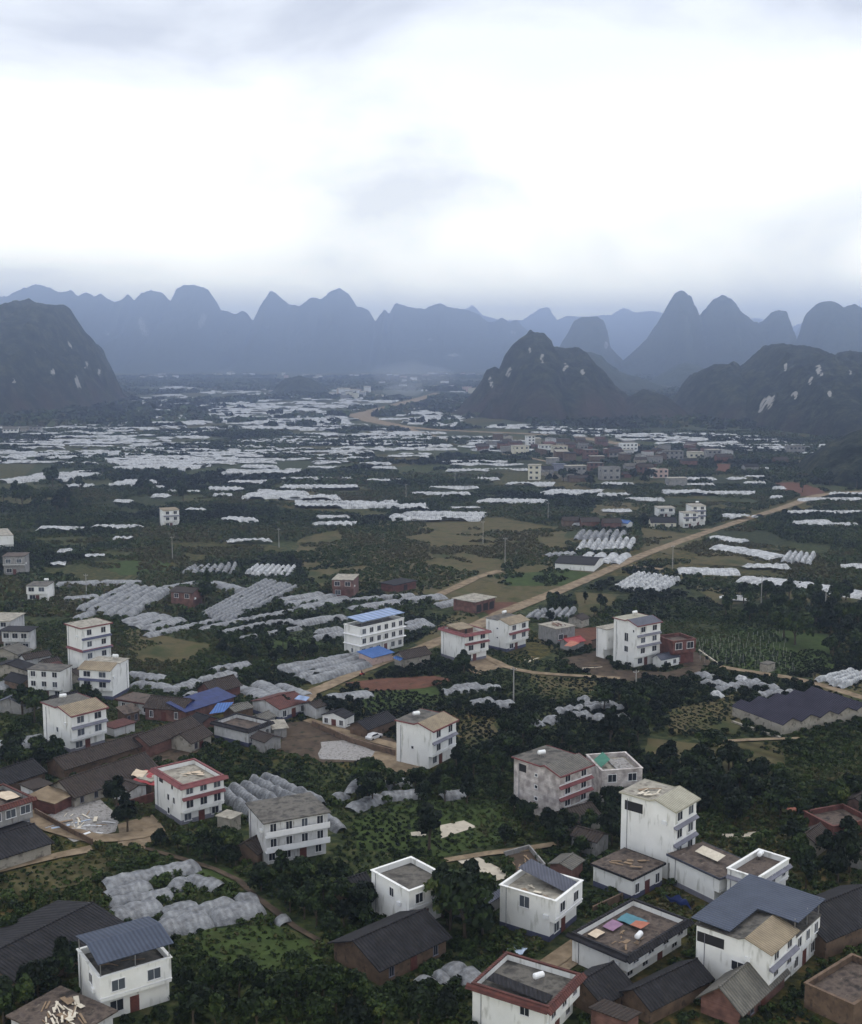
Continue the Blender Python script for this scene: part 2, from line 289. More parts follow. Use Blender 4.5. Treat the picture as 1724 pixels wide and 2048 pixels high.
# ================================================================== GROUND
def ground_material():
    m, nt, bs = nodes('ground_soil'); N = nt.nodes.new; K = nt.links.new
    tc = N('ShaderNodeTexCoord')
    def noise_(sc, det=6, st=(1, 1, 1), loc=(0, 0, 0)):
        mp = N('ShaderNodeMapping'); mp.inputs['Scale'].default_value = st; mp.inputs['Location'].default_value = loc
        n = N('ShaderNodeTexNoise'); n.inputs['Scale'].default_value = sc; n.inputs['Detail'].default_value = det; n.inputs['Roughness'].default_value = .6
        K(tc.outputs['Object'], mp.inputs[0]); K(mp.outputs[0], n.inputs[0]); return n.outputs['Fac']
    def ramp(fac, stops):
        r = N('ShaderNodeValToRGB'); e = r.color_ramp.elements
        e[0].position, e[0].color = stops[0][0], (*stops[0][1], 1); e[1].position, e[1].color = stops[-1][0], (*stops[-1][1], 1)
        for p, c in stops[1:-1]: x = e.new(p); x.color = (*c, 1)
        K(fac, r.inputs[0]); return r.outputs[0]
    fine = ramp(noise_(0.45, 8), [(0.32, (0.010, 0.013, 0.008)), (0.44, (0.026, 0.034, 0.016)), (0.54, (0.052, 0.058, 0.026)), (0.66, (0.095, 0.078, 0.045))])
    vor = N('ShaderNodeTexVoronoi'); vor.inputs['Scale'].default_value = 0.018; mp = N('ShaderNodeMapping'); mp.inputs['Rotation'].default_value = (0, 0, R_(-24)); mp.inputs['Scale'].default_value = (1, 0.6, 1)
    K(tc.outputs['Object'], mp.inputs[0]); K(mp.outputs[0], vor.inputs['Vector'])
    sep = N('ShaderNodeSeparateColor'); K(vor.outputs['Color'], sep.inputs[0])
    patch = ramp(sep.outputs[0], [(0.0, (0.55, 0.62, 0.55)), (0.4, (0.9, 1.0, 0.8)), (0.7, (1.1, 1.0, 0.8)), (1.0, (1.5, 1.15, 0.85))])
    x = N('ShaderNodeMix'); x.data_type = 'RGBA'; x.blend_type = 'MULTIPLY'; x.inputs[0].default_value = 1.0
    K(fine, x.inputs[6]); K(patch, x.inputs[7]); K(x.outputs[2], bs.inputs['Base Color'])
    b = N('ShaderNodeBump'); b.inputs['Strength'].default_value = 0.8; b.inputs['Distance'].default_value = 0.8; K(noise_(0.7, 6, loc=(5, 3, 0)), b.inputs['Height']); K(b.outputs[0], bs.inputs['Normal'])
    bs.inputs['Roughness'].default_value = 1.0; bs.inputs['Specular IOR Level'].default_value = 0.1
    return m
gm = ground_material(); MATS['ground_soil'] = gm
ys = [20] + list(np.geomspace(80, 12500, 90)); xs = np.linspace(-1, 1, 60)
gv = []; gf = []
for y in ys:
    for x in xs: gv.append((x * (300 + y * 0.95), y, 0.0))
nx = len(xs)
for i in range(len(ys) - 1):
    for j in range(nx - 1): gf.append((i * nx + j, i * nx + j + 1, (i + 1) * nx + j + 1, (i + 1) * nx + j))
g = np_mesh('ground', np.array(gv), np.array(gf), gm); tag(link('ground', g), kind='structure')
# ------------------------------------------------------------------ ground sheets
surf('soil_red', [(0.085, 0.042, 0.030), (0.13, 0.064, 0.045)], 1.0, 0.25, spec=0.05, bump=0.3, spots=((0.07, 0.045, 0.03), 0.4, 0.56))
surf('soil_tan', [(0.14, 0.105, 0.07), (0.27, 0.21, 0.145)], 1.0, 0.3, spec=0.05, bump=0.3, spots=((0.10, 0.075, 0.05), 0.4, 0.60))
surf('soil_dark', [(0.05, 0.038, 0.03), (0.10, 0.075, 0.055)], 1.0, 0.3, spec=0.05, bump=0.3, spots=((0.03, 0.03, 0.02), 0.5, 0.55))
surf('meadow_brown', [(0.045, 0.048, 0.022), (0.095, 0.078, 0.042), (0.060, 0.066, 0.027)], 1.0, 0.12, detail=10, spec=0.05, bump=0.5, bscale=0.8, spots=((0.035, 0.045, 0.018), 0.05, 0.55))
surf('field_green', [(0.028, 0.042, 0.014), (0.055, 0.078, 0.026)], 1.0, 0.3, detail=10, spec=0.05, bump=0.5, bscale=0.8, spots=((0.04, 0.045, 0.02), 0.15, 0.58))
surf('field_furrow', [(0.05, 0.05, 0.022), (0.10, 0.085, 0.045)], 1.0, 0.3, spec=0.05, bump=1.0, wave=(0.25, 'DIAGONAL'))
surf('concrete_yard', [(0.36, 0.32, 0.26), (0.50, 0.45, 0.37)], 1.0, 0.4, spec=0.1, spots=((0.22, 0.19, 0.15), 0.5, 0.58))
ZS = [0.03]
def sheet(name, poly, mat, jit=1.0, excl=True, kind='structure', z=None):
    pts = [P(*p) for p in poly]; out = []
    n = len(pts)
    for i in range(n):
        a, b = pts[i], pts[(i + 1) % n]; k = max(1, min(14, int((b - a).length / 4)))
        for j in range(k):
            p = a.lerp(b, j / k)
            q = noise.noise_vector(p * 0.15) * jit
            out.append((p.x + q.x, p.y + q.y))
    if z is None: ZS[0] += 0.004; z = ZS[0]
    c = (sum(p[0] for p in out) / len(out), sum(p[1] for p in out) / len(out))
    mb = MB(); mb.v = [(p[0] - c[0], p[1] - c[1], 0) for p in out]; mb.f = [tuple(range(len(out)))]
    o = mb.build(name, mat, None, (c[0], c[1], z)); tag(o, kind=kind)
    if name == 'field': exclude(out, 0, EXCLS)
    elif excl: exclude(out)
    return o
def strip(name, pts, width, mat, z=None, excl=True, jit=0.35, zs=None):
    """road-like ribbon along pixel polyline"""
    w = [P(*p) for p in pts]; wid = width if isinstance(width, (list, tuple)) else [width] * len(pts)
    dense = []; dw = []
    for i in range(len(w) - 1):
        k = max(1, int((w[i + 1] - w[i]).length / 5))
        for j in range(k): t = j / k; dense.append(w[i].lerp(w[i + 1], t)); dw.append(wid[i] * (1 - t) + wid[i + 1] * t)
    dense.append(w[-1]); dw.append(wid[-1])
    for _ in range(3):
        dense = [dense[0]] + [(dense[i - 1] + dense[i] * 2 + dense[i + 1]) / 4 for i in range(1, len(dense) - 1)] + [dense[-1]]
    Lf, Rt = [], []
    for i, p in enumerate(dense):
        d = (dense[min(i + 1, len(dense) - 1)] - dense[max(i - 1, 0)]); d.z = 0; d.normalize(); nrm = Vector((-d.y, d.x, 0))
        h = dw[i] / 2
        Lf.append(p + nrm * (h + jit * noise.noise(p * 0.3) * 2)); Rt.append(p - nrm * (h + jit * noise.noise(p * 0.3 + Vector((9, 9, 9))) * 2))
    if z is None: ZS[0] += 0.004; z = ZS[0]
    mb = MB(); n = len(dense)
    mb.v = [(p.x, p.y, z) for p in Lf] + [(p.x, p.y, z) for p in Rt]; mb.f = [(n + i, n + i + 1, i + 1, i) for i in range(n - 1)]
    o = mb.build(name, mat); tag(o, kind='structure')
    if excl:
        mg = 4.0 if name == 'dirt_road' else 1.3
        for i in range(0, n - 1): exclude([Lf[i] + (Lf[i] - Rt[i]).normalized() * mg, Lf[i + 1] + (Lf[i + 1] - Rt[i + 1]).normalized() * mg, Rt[i + 1] + (Rt[i + 1] - Lf[i + 1]).normalized() * mg, Rt[i] + (Rt[i] - Lf[i]).normalized() * mg])
    return o
sheet('field', [(600, 1075), (760, 1045), (1000, 1035), (1130, 1058), (1140, 1120), (1180, 1150), (1040, 1218), (900, 1215), (860, 1190), (640, 1185), (590, 1120)], 'meadow_brown', 3)
sheet('field', [(860, 1165), (1000, 1130), (1110, 1120), (1215, 1140), (1120, 1178), (960, 1205), (880, 1200)], 'meadow_brown', 2, excl=False)
sheet('field', [(1010, 1148), (1130, 1140), (1195, 1148), (1120, 1172), (1010, 1172)], 'field_green', 1.5)
sheet('field', [(1380, 1275), (1500, 1255), (1660, 1270), (1675, 1335), (1540, 1352), (1400, 1320)], 'field_green', 1.5)
sheet('field', [(700, 1380), (880, 1375), (885, 1410), (740, 1425)], 'field_green', 2, excl=False)
sheet('field', [(250, 1255), (420, 1290), (380, 1325), (265, 1325)], 'meadow_brown', 2, excl=False)
sheet('field', [(200, 1130), (330, 1110), (350, 1145), (240, 1152)], 'field_green', 2, excl=False)
sheet('field', [(0, 1165), (45, 1165), (40, 1185), (0, 1190)], 'field_green', 1)
sheet('field', [(700, 1640), (830, 1600), (1000, 1600), (1020, 1680), (880, 1715), (720, 1700)], 'field_green', 2, excl=False)
sheet('field', [(390, 1860), (560, 1850), (640, 1920), (520, 1960), (400, 1930)], 'field_green', 2, excl=False)
sheet('field', [(385, 1740), (470, 1735), (480, 1765), (430, 1775)], 'field_green', 1)
sheet('field', [(1290, 1475), (1420, 1490), (1440, 1540), (1300, 1530)], 'meadow_brown', 2, excl=False)
sheet('field', [(1410, 1490), (1560, 1480), (1580, 1545), (1430, 1555)], 'field_furrow', 2, excl=False)
sheet('field', [(920, 1450), (985, 1440), (1000, 1470), (935, 1510)], 'meadow_brown', 1)
sheet('soil', [(690, 1366), (760, 1358), (870, 1352), (905, 1360), (850, 1378), (740, 1382)], 'soil_red', 1)
sheet('soil', [(1548, 966), (1590, 964), (1640, 978), (1655, 990), (1600, 992), (1565, 980)], 'soil_red', 2)
sheet('soil', [(1430, 928), (1460, 928), (1460, 945), (1430, 948)], 'soil_red', 2)
sheet('soil', [(960, 1218), (990, 1205), (1060, 1205), (1030, 1225), (985, 1235)], 'soil_red', 1)
sheet('soil', [(1150, 1258), (1200, 1255), (1205, 1290), (1150, 1290)], 'soil_red', 1)
sheet('soil', [(1120, 1318), (1205, 1300), (1225, 1340), (1330, 1345), (1400, 1330), (1420, 1345), (1280, 1365), (1180, 1350)], 'soil_dark', 1)
sheet('soil', [(1350, 1302), (1385, 1300), (1435, 1330), (1360, 1335)], 'soil_dark', 1)
sheet('soil', [(560, 1450), (640, 1440), (790, 1480), (780, 1530), (640, 1525), (560, 1500)], 'soil_dark', 2)
sheet('soil', [(215, 1480), (300, 1475), (410, 1500), (350, 1530), (240, 1520)], 'soil_dark', 1)
sheet('soil', [(940, 1315), (980, 1318), (1010, 1335), (960, 1345), (940, 1330)], 'soil_tan', 1)
sheet('soil', [(240, 1650), (305, 1630), (330, 1665), (290, 1700), (230, 1690)], 'soil_tan', 1)
sheet('yard', [(70, 1640), (120, 1620), (200, 1600), (240, 1640), (230, 1665), (150, 1685)], 'rubble', 1)
sheet('yard', [(880, 1652), (928, 1642), (953, 1655), (882, 1678)], 'concrete_yard', 0.2)
sheet('yard', [(820, 1666), (855, 1662), (850, 1674), (822, 1673)], 'concrete_yard', 0.2)
sheet('yard', [(908, 1718), (950, 1712), (1028, 1754), (990, 1764), (935, 1738)], 'concrete_yard', 0.3)
sheet('yard', [(898, 1795), (985, 1765), (1000, 1780), (995, 1800), (930, 1805)], 'concrete_yard', 0.3)
sheet('yard', [(1010, 1715), (1060, 1702), (1085, 1735), (1030, 1748)], 'soil_dark', 0.3)
sheet('yard', [(740, 1505), (800, 1495), (870, 1530), (800, 1550), (745, 1535)], 'soil_tan', 0.5)
sheet('yard', [(640, 1485), (700, 1480), (750, 1505), (740, 1525), (640, 1520)], 'rubble', 1)
sheet('yard', [(1095, 1935), (1150, 1895), (1170, 1920), (1110, 1960)], 'soil_tan', 0.3)
sheet('yard', [(1440, 1670), (1520, 1664), (1520, 1674), (1442, 1678)], 'concrete_yard', 0.2)
sheet('field', [(0, 1760), (60, 1735), (190, 1715), (240, 1720), (200, 1760), (60, 1790), (0, 1800)], 'field_furrow', 1)
sheet('field', [(1060, 1350), (1180, 1360), (1200, 1395), (1090, 1400)], 'meadow_brown', 2)
sheet('field', [(1440, 1400), (1470, 1390), (1480, 1470), (1340, 1470), (1330, 1420)], 'meadow_brown', 2)
sheet('field', [(180, 1450), (240, 1440), (260, 1470), (200, 1480)], 'meadow_brown', 1)
sheet('field', [(560, 1270), (660, 1290), (600, 1310), (520, 1300)], 'field_green', 1)
sheet('field', [(930, 1210), (1000, 1280), (870, 1300), (830, 1290)], 'meadow_brown', 1)
sheet('field', [(1150, 1185), (1240, 1190), (1200, 1235), (1160, 1235)], 'meadow_brown', 1)
sheet('field', [(1380, 1170), (1500, 1180), (1560, 1195), (1440, 1215)], 'meadow_brown', 2)
sheet('field', [(1560, 1180), (1724, 1200), (1700, 1215), (1570, 1200)], 'meadow_brown', 2)
sheet('field', [(480, 1890), (620, 1880), (660, 1930), (540, 1960)], 'field_green', 1)
sheet('field', [(1280, 1055), (1420, 1075), (1340, 1110), (1285, 1100)], 'meadow_brown', 2)
sheet('field', [(1420, 1100), (1530, 1115), (1500, 1135), (1380, 1128)], 'meadow_brown', 2)
sheet('field', [(1300, 1010), (1200, 1000), (1180, 1030), (1290, 1040)], 'meadow_brown', 2)
sheet('field', [(1625, 1345), (1724, 1370), (1760, 1420), (1640, 1400)], 'meadow_brown', 1, excl=False)
sheet('soil', [(540, 1400), (620, 1385), (640, 1395), (600, 1420), (560, 1420)], 'soil_tan', 1)
strip('dirt_road', [(560, 1412), (620, 1388), (700, 1352), (760, 1325), (840, 1300), (885, 1280), (960, 1250), (1000, 1228), (1060, 1205), (1130, 1178), (1190, 1152), (1240, 1130), (1300, 1105), (1370, 1080), (1440, 1056), (1500, 1036), (1560, 1018), (1605, 1002), (1640, 990), (1700, 985), (1800, 980)], [4, 4, 4, 4.5, 5, 5.5, 6, 6, 6, 6, 5.5, 5.5, 5.5, 5.5, 5.5, 5.5, 6, 7, 8, 8, 8], 'soil_tan')
strip('dirt_path', [(870, 1194), (920, 1172), (960, 1152), (1000, 1142)], 4, 'soil_tan')
strip('dirt_path', [(1260, 1132), (1290, 1138), (1330, 1140)], 3, 'soil_tan')
strip('dirt_path', [(1400, 1060), (1440, 1058)], 3, 'soil_tan')
strip('dirt_path', [(615, 1440), (650, 1455), (700, 1472), (760, 1488), (800, 1495)], 3.2, 'soil_tan')
strip('dirt_path', [(-20, 1590), (60, 1635), (120, 1660), (180, 1690), (290, 1672), (320, 1660)], 4.0, 'soil_tan')
strip('dirt_path', [(-20, 1745), (60, 1725), (120, 1710), (185, 1700)], 2.5, 'soil_tan')
strip('dirt_path', [(290, 1700), (370, 1725), (460, 1735), (490, 1760), (500, 1790), (540, 1830), (590, 1865), (640, 1885)], 1.2, 'soil_dark')
strip('dirt_path', [(220, 1510), (280, 1485), (330, 1455), (420, 1440)], 2.5, 'soil_dark')
strip('dirt_path', [(960, 1310), (1010, 1335), (1060, 1350), (1180, 1352), (1240, 1358)], 2.5, 'soil_tan')
strip('dirt_path', [(1440, 1335), (1530, 1350), (1610, 1358), (1680, 1385), (1740, 1402)], 3, 'soil_tan')
strip('dirt_path', [(890, 1722), (980, 1712), (1070, 1695), (1110, 1690)], 1.6, 'soil_tan')
strip('dirt_path', [(1060, 1960), (1120, 1915), (1170, 1880), (1200, 1850)], 2.5, 'soil_tan')
strip('dirt_path', [(1430, 1485), (1500, 1480), (1600, 1478)], 1.5, 'soil_tan')
strip('dirt_road', [(880, 786), (850, 795), (800, 809), (750, 822), (718, 831), (745, 842), (800, 853), (870, 860), (960, 864), (1060, 868), (1150, 874), (1240, 888), (1330, 897)], [26, 26, 28, 30, 34, 26, 20, 16, 16, 16, 16, 16, 16], 'soil_tan', jit=2)
strip('dirt_path', [(790, 848), (830, 862), (870, 874), (900, 884)], [10, 9, 8, 8], 'soil_tan', jit=1)
strip('dirt_path', [(1000, 908), (1040, 912), (1100, 925)], 4, 'soil_tan')
# ================================================================== HILLS
def hill_material(name, cols, lowcol):
    m, nt, bs = nodes(name); N = nt.nodes.new; K = nt.links.new
    tc = N('ShaderNodeTexCoord'); n = N('ShaderNodeTexNoise'); n.inputs['Scale'].default_value = 0.05; n.inputs['Detail'].default_value = 10; n.inputs['Roughness'].default_value = .78
    K(tc.outputs['Object'], n.inputs[0]); r = N('ShaderNodeValToRGB'); e = r.color_ramp.elements
    e[0].position = .40; e[0].color = (*cols[0], 1); e[1].position = .62; e[1].color = (*cols[2], 1); x = e.new(.5); x.color = (*cols[1], 1); K(n.outputs['Fac'], r.inputs[0])
    al = N('ShaderNodeAttribute'); al.attribute_name = 'low'; mx = N('ShaderNodeMix'); mx.data_type = 'RGBA'; mx.inputs[7].default_value = (*lowcol, 1)
    K(al.outputs['Fac'], mx.inputs[0]); K(r.outputs[0], mx.inputs[6])
    ac = N('ShaderNodeAttribute'); ac.attribute_name = 'cliff'
    n2 = N('ShaderNodeTexNoise'); n2.inputs['Scale'].default_value = 0.12; n2.inputs['Detail'].default_value = 6; mp = N('ShaderNodeMapping'); mp.inputs['Scale'].default_value = (1, 1, .25)
    K(tc.outputs['Object'], mp.inputs[0]); K(mp.outputs[0], n2.inputs[0])
    mu = N('ShaderNodeMath'); mu.operation = 'MULTIPLY_ADD'; mu.inputs[1].default_value = 4.0; mu.inputs[2].default_value = -1.2; K(n2.outputs['Fac'], mu.inputs[0])
    ad = N('ShaderNodeMath'); ad.operation = 'ADD'; ad.operation = 'MULTIPLY'; K(ac.outputs['Fac'], ad.inputs[0]); K(mu.outputs[0], ad.inputs[1])
    rc = N('ShaderNodeValToRGB'); rc.color_ramp.elements[0].position = .45; rc.color_ramp.elements[1].position = .6; K(ad.outputs[0], rc.inputs[0])
    m2 = N('ShaderNodeMix'); m2.data_type = 'RGBA'; m2.inputs[7].default_value = (.36, .35, .33, 1); K(rc.outputs[0], m2.inputs[0]); K(mx.outputs[2], m2.inputs[6])
    K(m2.outputs[2], bs.inputs['Base Color']); bs.inputs['Roughness'].default_value = 1; bs.inputs['Specular IOR Level'].default_value = .05
    nb = N('ShaderNodeTexNoise'); nb.inputs['Scale'].default_value = .09; nb.inputs['Detail'].default_value = 9; nb.inputs['Roughness'].default_value = .75; K(tc.outputs['Object'], nb.inputs[0])
    b = N('ShaderNodeBump'); b.inputs['Strength'].default_value = 1; b.inputs['Distance'].default_value = 7; K(nb.outputs['Fac'], b.inputs['Height']); K(b.outputs[0], bs.inputs['Normal'])
    MATS[name] = m
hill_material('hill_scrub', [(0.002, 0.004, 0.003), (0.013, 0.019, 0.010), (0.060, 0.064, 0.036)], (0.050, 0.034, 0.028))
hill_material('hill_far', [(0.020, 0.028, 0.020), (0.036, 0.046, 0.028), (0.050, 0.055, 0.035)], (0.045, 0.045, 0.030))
HILLS = []
def ridge(pts, D, Wf, Wb, step=4, mat='hill_scrub', nz=0.16, fine=3.0, seed=0, cliffs=(), low=0.0, lowh=0.25, rows=46, skirt=0.0, power=0.8, conc=False, sm=12):
    xs = np.arange(pts[0][0], pts[-1][0] + .1, step); py = np.interp(xs, [p[0] for p in pts], [p[1] for p in pts])
    tops = [at_depth(x, y, D) for x, y in zip(xs, py)]
    hh = np.array([max(t.z, 0.5) for t in tops]); hmax = hh.max()
    k = max(2, int(sm / step)); ker = np.hanning(2 * k + 1); ker /= ker.sum()
    hs = np.convolve(np.pad(hh, k, mode='edge'), ker, mode='valid')
    vs = np.concatenate([np.linspace(-1, 0, rows + 1)[:-1], np.linspace(0, 1, rows // 2 + 1)])
    V = []; LOW = []; CL = []
    for i, t in enumerate(tops):
        wsc = 0.30 + 0.70 * hs[i] / hmax
        off = Wf * 0.22 * noise.noise(Vector((t.x / (Wf * 1.2), seed * 7.3, 1.7)))
        for v in vs:
            W = (Wf if v < 0 else Wb) * wsc
            Y = D + v * W + off * (1 - v * v)
            a = abs(v); pr = (1 - a ** 1.7) ** power if not conc else (1 - a) ** 1.5
            if skirt: pr = max(pr * (1 - skirt * a), 0) if a < 1 else 0
            ef = min(1.0, 3.5 * a) * (1 - a ** 6)
            X = t.x * (1 + (Y - D) / D * 0.35)
            q = Vector((X, Y, 0))
            n1 = noise.fractal(q / (Wf * 0.45) + Vector((seed, seed, 0)), 1.0, 2.1, 4)
            n2 = noise.noise(q / 22 + Vector((seed * 3, 0, 0))); n3 = noise.noise(q / 8)
            rg = 1 - abs(noise.noise(q / (Wf * 0.22) + Vector((0, seed, 4)))) * 2.2
            base = hh[i] * (1 - min(1, a * 2.5)) + hs[i] * min(1, a * 2.5)
            z = base * pr * (1 + nz * ef * min(n1 * 1.3 + 0.5 * rg - (.75 if conc else .3), .0 if conc else 9)) + (n2 * fine + n3 * fine * .5) * (0.5 + ef) * min(1, pr * 4)
            if a > 0.999: z = -2
            dy = (n1 * 0.10 * Wf + n2 * fine) * ef
            V.append((X + n2 * fine * ef, Y + dy, z))
            zr = z / hmax; LOW.append(min(1, max(0, low * (1 - zr / lowh) * 1.6 * (0.5 + noise.noise(q / 40 + Vector((3, 3, 3)))))) if zr < lowh else 0)
            c = 0.0
            if cliffs and v < 0.05:
                sx, sy = proj((X, Y + dy, z))
                for (cx, cy, rx, ry, sl_) in cliffs:
                    dx = (sx - cx) - sl_ * (sy - cy); d = (dx / rx) ** 2 + ((sy - cy) / ry) ** 2
                    c = max(c, 1 - d * .55)
            CL.append(max(0, min(1, c)))
    m = len(vs); n = len(tops); V = np.array(V); idx = np.arange(n * m).reshape(n, m)
    Fc = np.stack([idx[:-1, :-1].ravel(), idx[1:, :-1].ravel(), idx[1:, 1:].ravel(), idx[:-1, 1:].ravel()], axis=1)
    me = np_mesh('hill', V, Fc, mat, {'low': np.array(LOW), 'cliff': np.array(CL)}, smooth=True)
    o = link('hill', me); tag(o, kind='structure'); HILLS.append(o); return o
# far layers
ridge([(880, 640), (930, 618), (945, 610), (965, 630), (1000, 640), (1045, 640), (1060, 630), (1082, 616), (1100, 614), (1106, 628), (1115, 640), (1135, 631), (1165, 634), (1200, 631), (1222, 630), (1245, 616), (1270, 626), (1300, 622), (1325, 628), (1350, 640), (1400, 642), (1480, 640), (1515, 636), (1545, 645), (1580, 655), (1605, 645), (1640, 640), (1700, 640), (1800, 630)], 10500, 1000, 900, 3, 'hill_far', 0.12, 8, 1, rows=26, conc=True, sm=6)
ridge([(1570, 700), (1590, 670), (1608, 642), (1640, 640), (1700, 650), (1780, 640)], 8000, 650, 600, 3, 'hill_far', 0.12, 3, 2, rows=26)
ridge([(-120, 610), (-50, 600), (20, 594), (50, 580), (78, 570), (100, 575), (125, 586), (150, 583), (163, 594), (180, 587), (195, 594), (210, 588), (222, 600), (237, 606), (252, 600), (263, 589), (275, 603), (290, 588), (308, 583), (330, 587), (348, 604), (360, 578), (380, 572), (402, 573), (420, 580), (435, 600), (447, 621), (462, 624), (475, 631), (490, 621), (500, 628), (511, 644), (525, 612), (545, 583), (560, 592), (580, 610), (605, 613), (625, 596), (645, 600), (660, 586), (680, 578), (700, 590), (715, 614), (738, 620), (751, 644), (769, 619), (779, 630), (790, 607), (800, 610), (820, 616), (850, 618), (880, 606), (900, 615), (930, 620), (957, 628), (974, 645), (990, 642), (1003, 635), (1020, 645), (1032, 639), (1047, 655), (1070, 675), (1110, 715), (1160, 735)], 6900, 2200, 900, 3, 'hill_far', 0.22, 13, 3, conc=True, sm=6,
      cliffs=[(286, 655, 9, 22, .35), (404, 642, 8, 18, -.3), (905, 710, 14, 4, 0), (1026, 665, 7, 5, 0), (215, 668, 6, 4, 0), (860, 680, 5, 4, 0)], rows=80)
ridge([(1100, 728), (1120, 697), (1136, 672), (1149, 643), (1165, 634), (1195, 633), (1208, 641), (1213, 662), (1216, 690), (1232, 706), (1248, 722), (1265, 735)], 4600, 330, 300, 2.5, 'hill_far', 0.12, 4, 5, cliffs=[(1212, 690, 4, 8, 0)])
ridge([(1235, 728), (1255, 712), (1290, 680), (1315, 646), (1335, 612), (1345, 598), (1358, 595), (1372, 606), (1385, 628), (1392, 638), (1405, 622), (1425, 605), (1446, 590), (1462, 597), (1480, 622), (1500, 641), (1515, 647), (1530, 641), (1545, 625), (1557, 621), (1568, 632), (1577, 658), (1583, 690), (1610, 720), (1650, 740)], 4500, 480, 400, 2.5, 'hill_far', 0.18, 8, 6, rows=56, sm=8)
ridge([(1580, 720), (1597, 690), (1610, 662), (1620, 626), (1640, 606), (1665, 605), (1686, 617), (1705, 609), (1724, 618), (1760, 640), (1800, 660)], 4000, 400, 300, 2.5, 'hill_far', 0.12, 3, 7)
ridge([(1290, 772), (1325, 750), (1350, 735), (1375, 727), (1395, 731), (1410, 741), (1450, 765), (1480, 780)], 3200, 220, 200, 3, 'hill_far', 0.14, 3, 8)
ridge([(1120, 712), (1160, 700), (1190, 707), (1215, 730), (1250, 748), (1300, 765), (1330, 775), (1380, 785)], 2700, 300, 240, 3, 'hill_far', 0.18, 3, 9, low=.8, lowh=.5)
ridge([(540, 790), (560, 764), (580, 755), (600, 752), (622, 758), (640, 768), (658, 786)], 2600, 120, 110, 2, 'hill_scrub', 0.15, 3, 10, rows=24)
# near hills
ridge([(-160, 660), (-80, 622), (-30, 612), (0, 610), (18, 598), (38, 593), (52, 603), (85, 606), (110, 607), (124, 614), (134, 632), (152, 658), (174, 682), (188, 705), (203, 735), (214, 752), (226, 777), (240, 803), (250, 818)], 2080, 560, 350, 2.5, 'hill_scrub', 0.20, 4.5, 11,
      cliffs=[(155, 765, 6, 16, .35), (172, 730, 5, 10, 0), (196, 742, 4, 9, 0), (70, 700, 5, 12, .2), (105, 745, 6, 10, -.2), (140, 690, 4, 10, .3), (30, 760, 6, 8, 0)], low=.9, lowh=.3, rows=70)
ridge([(905, 828), (920, 815), (938, 795), (956, 778), (967, 758), (972, 742), (985, 738), (997, 744), (1010, 712), (1026, 690), (1045, 676), (1065, 666), (1090, 668), (1103, 680), (1108, 697), (1130, 699), (1155, 695), (1175, 706), (1192, 728), (1210, 750), (1226, 766), (1245, 786), (1268, 808), (1290, 822)], 1780, 300, 240, 2, 'hill_scrub', 0.20, 4.5, 12,
      cliffs=[(982, 765, 4, 14, 0), (1058, 700, 3, 6, 0), (1085, 715, 4, 12, .1), (1018, 745, 4, 12, -.2), (1130, 735, 4, 9, 0), (1165, 745, 4, 8, .2)], low=.9, lowh=.45, rows=70)
ridge([(1230, 822), (1260, 795), (1290, 780), (1310, 785), (1340, 800), (1375, 825)], 1700, 190, 140, 2.5, 'hill_scrub', 0.17, 3, 13, low=1.0, lowh=1.0, rows=30)
ridge([(1335, 825), (1360, 795), (1375, 770), (1400, 743), (1430, 729), (1456, 732), (1476, 748), (1500, 775), (1540, 800)], 1740, 280, 200, 2, 'hill_scrub', 0.20, 4.5, 14, low=.5, lowh=.4, rows=60)
ridge([(1450, 800), (1470, 770), (1490, 745), (1512, 733), (1535, 708), (1546, 696), (1575, 690), (1592, 694), (1612, 693), (1640, 700), (1655, 708), (1666, 719), (1680, 705), (1700, 702), (1724, 712), (1780, 730), (1860, 760)], 1640, 440, 280, 2.5, 'hill_scrub', 0.20, 4.5, 15,
      cliffs=[(1532, 806, 13, 18, -.5), (1638, 740, 7, 12, .3), (1622, 762, 5, 9, -.3), (1700, 745, 3, 5, 0), (1570, 735, 4, 10, 0), (1590, 790, 5, 10, -.2), (1660, 790, 5, 9, .3)], low=.4, lowh=.3, rows=80)
ridge([(1578, 985), (1605, 955), (1625, 925), (1650, 900), (1690, 882), (1724, 872), (1790, 850), (1880, 840)], 860, 110, 130, 3, 'hill_scrub', 0.15, 2.5, 16, rows=40)
# ================================================================== HOUSE BUILDER
HOUSES = []      # (x, y, radius, short description)
def solve(N, Lc, Rc, fit=None):
    """near corner (x, ytop, ybase), left and right roof corners in pixels -> base corner, height, directions, lengths"""
    Q = P(N[0], N[2], 0); b = (1024 - N[1]) / F; w = Q.y * (b * cs - sn) / (cs + b * sn); h = CAMZ + w
    Nn = Vector((Q.x, Q.y, 0)); R0 = P(*Rc, h); L0 = P(*Lc, h)
    u = Vector((R0.x - Q.x, R0.y - Q.y, 0)); v = Vector((L0.x - Q.x, L0.y - Q.y, 0))
    def tlen(d, px):
        a = (px - 862) / F
        return (a * (Q.y * cs - w * sn) - Q.x) / (d.x - a * cs * d.y)
    if fit == 'R': u.normalize(); v = Vector((-u.y, u.x, 0))
    elif fit == 'L': v.normalize(); u = Vector((v.y, -v.x, 0))
    else:
        au = math.atan2(u.y, u.x); av = math.atan2(v.y, v.x); e = ((av - au) % (2 * math.pi)) - math.pi / 2
        wu = v.length / (u.length + v.length); a = au + e * wu
        u = Vector((math.cos(a), math.sin(a), 0)); v = Vector((-u.y, u.x, 0))
    return Nn, h, u, v, abs(tlen(u, Rc[0])), abs(tlen(v, Lc[0]))
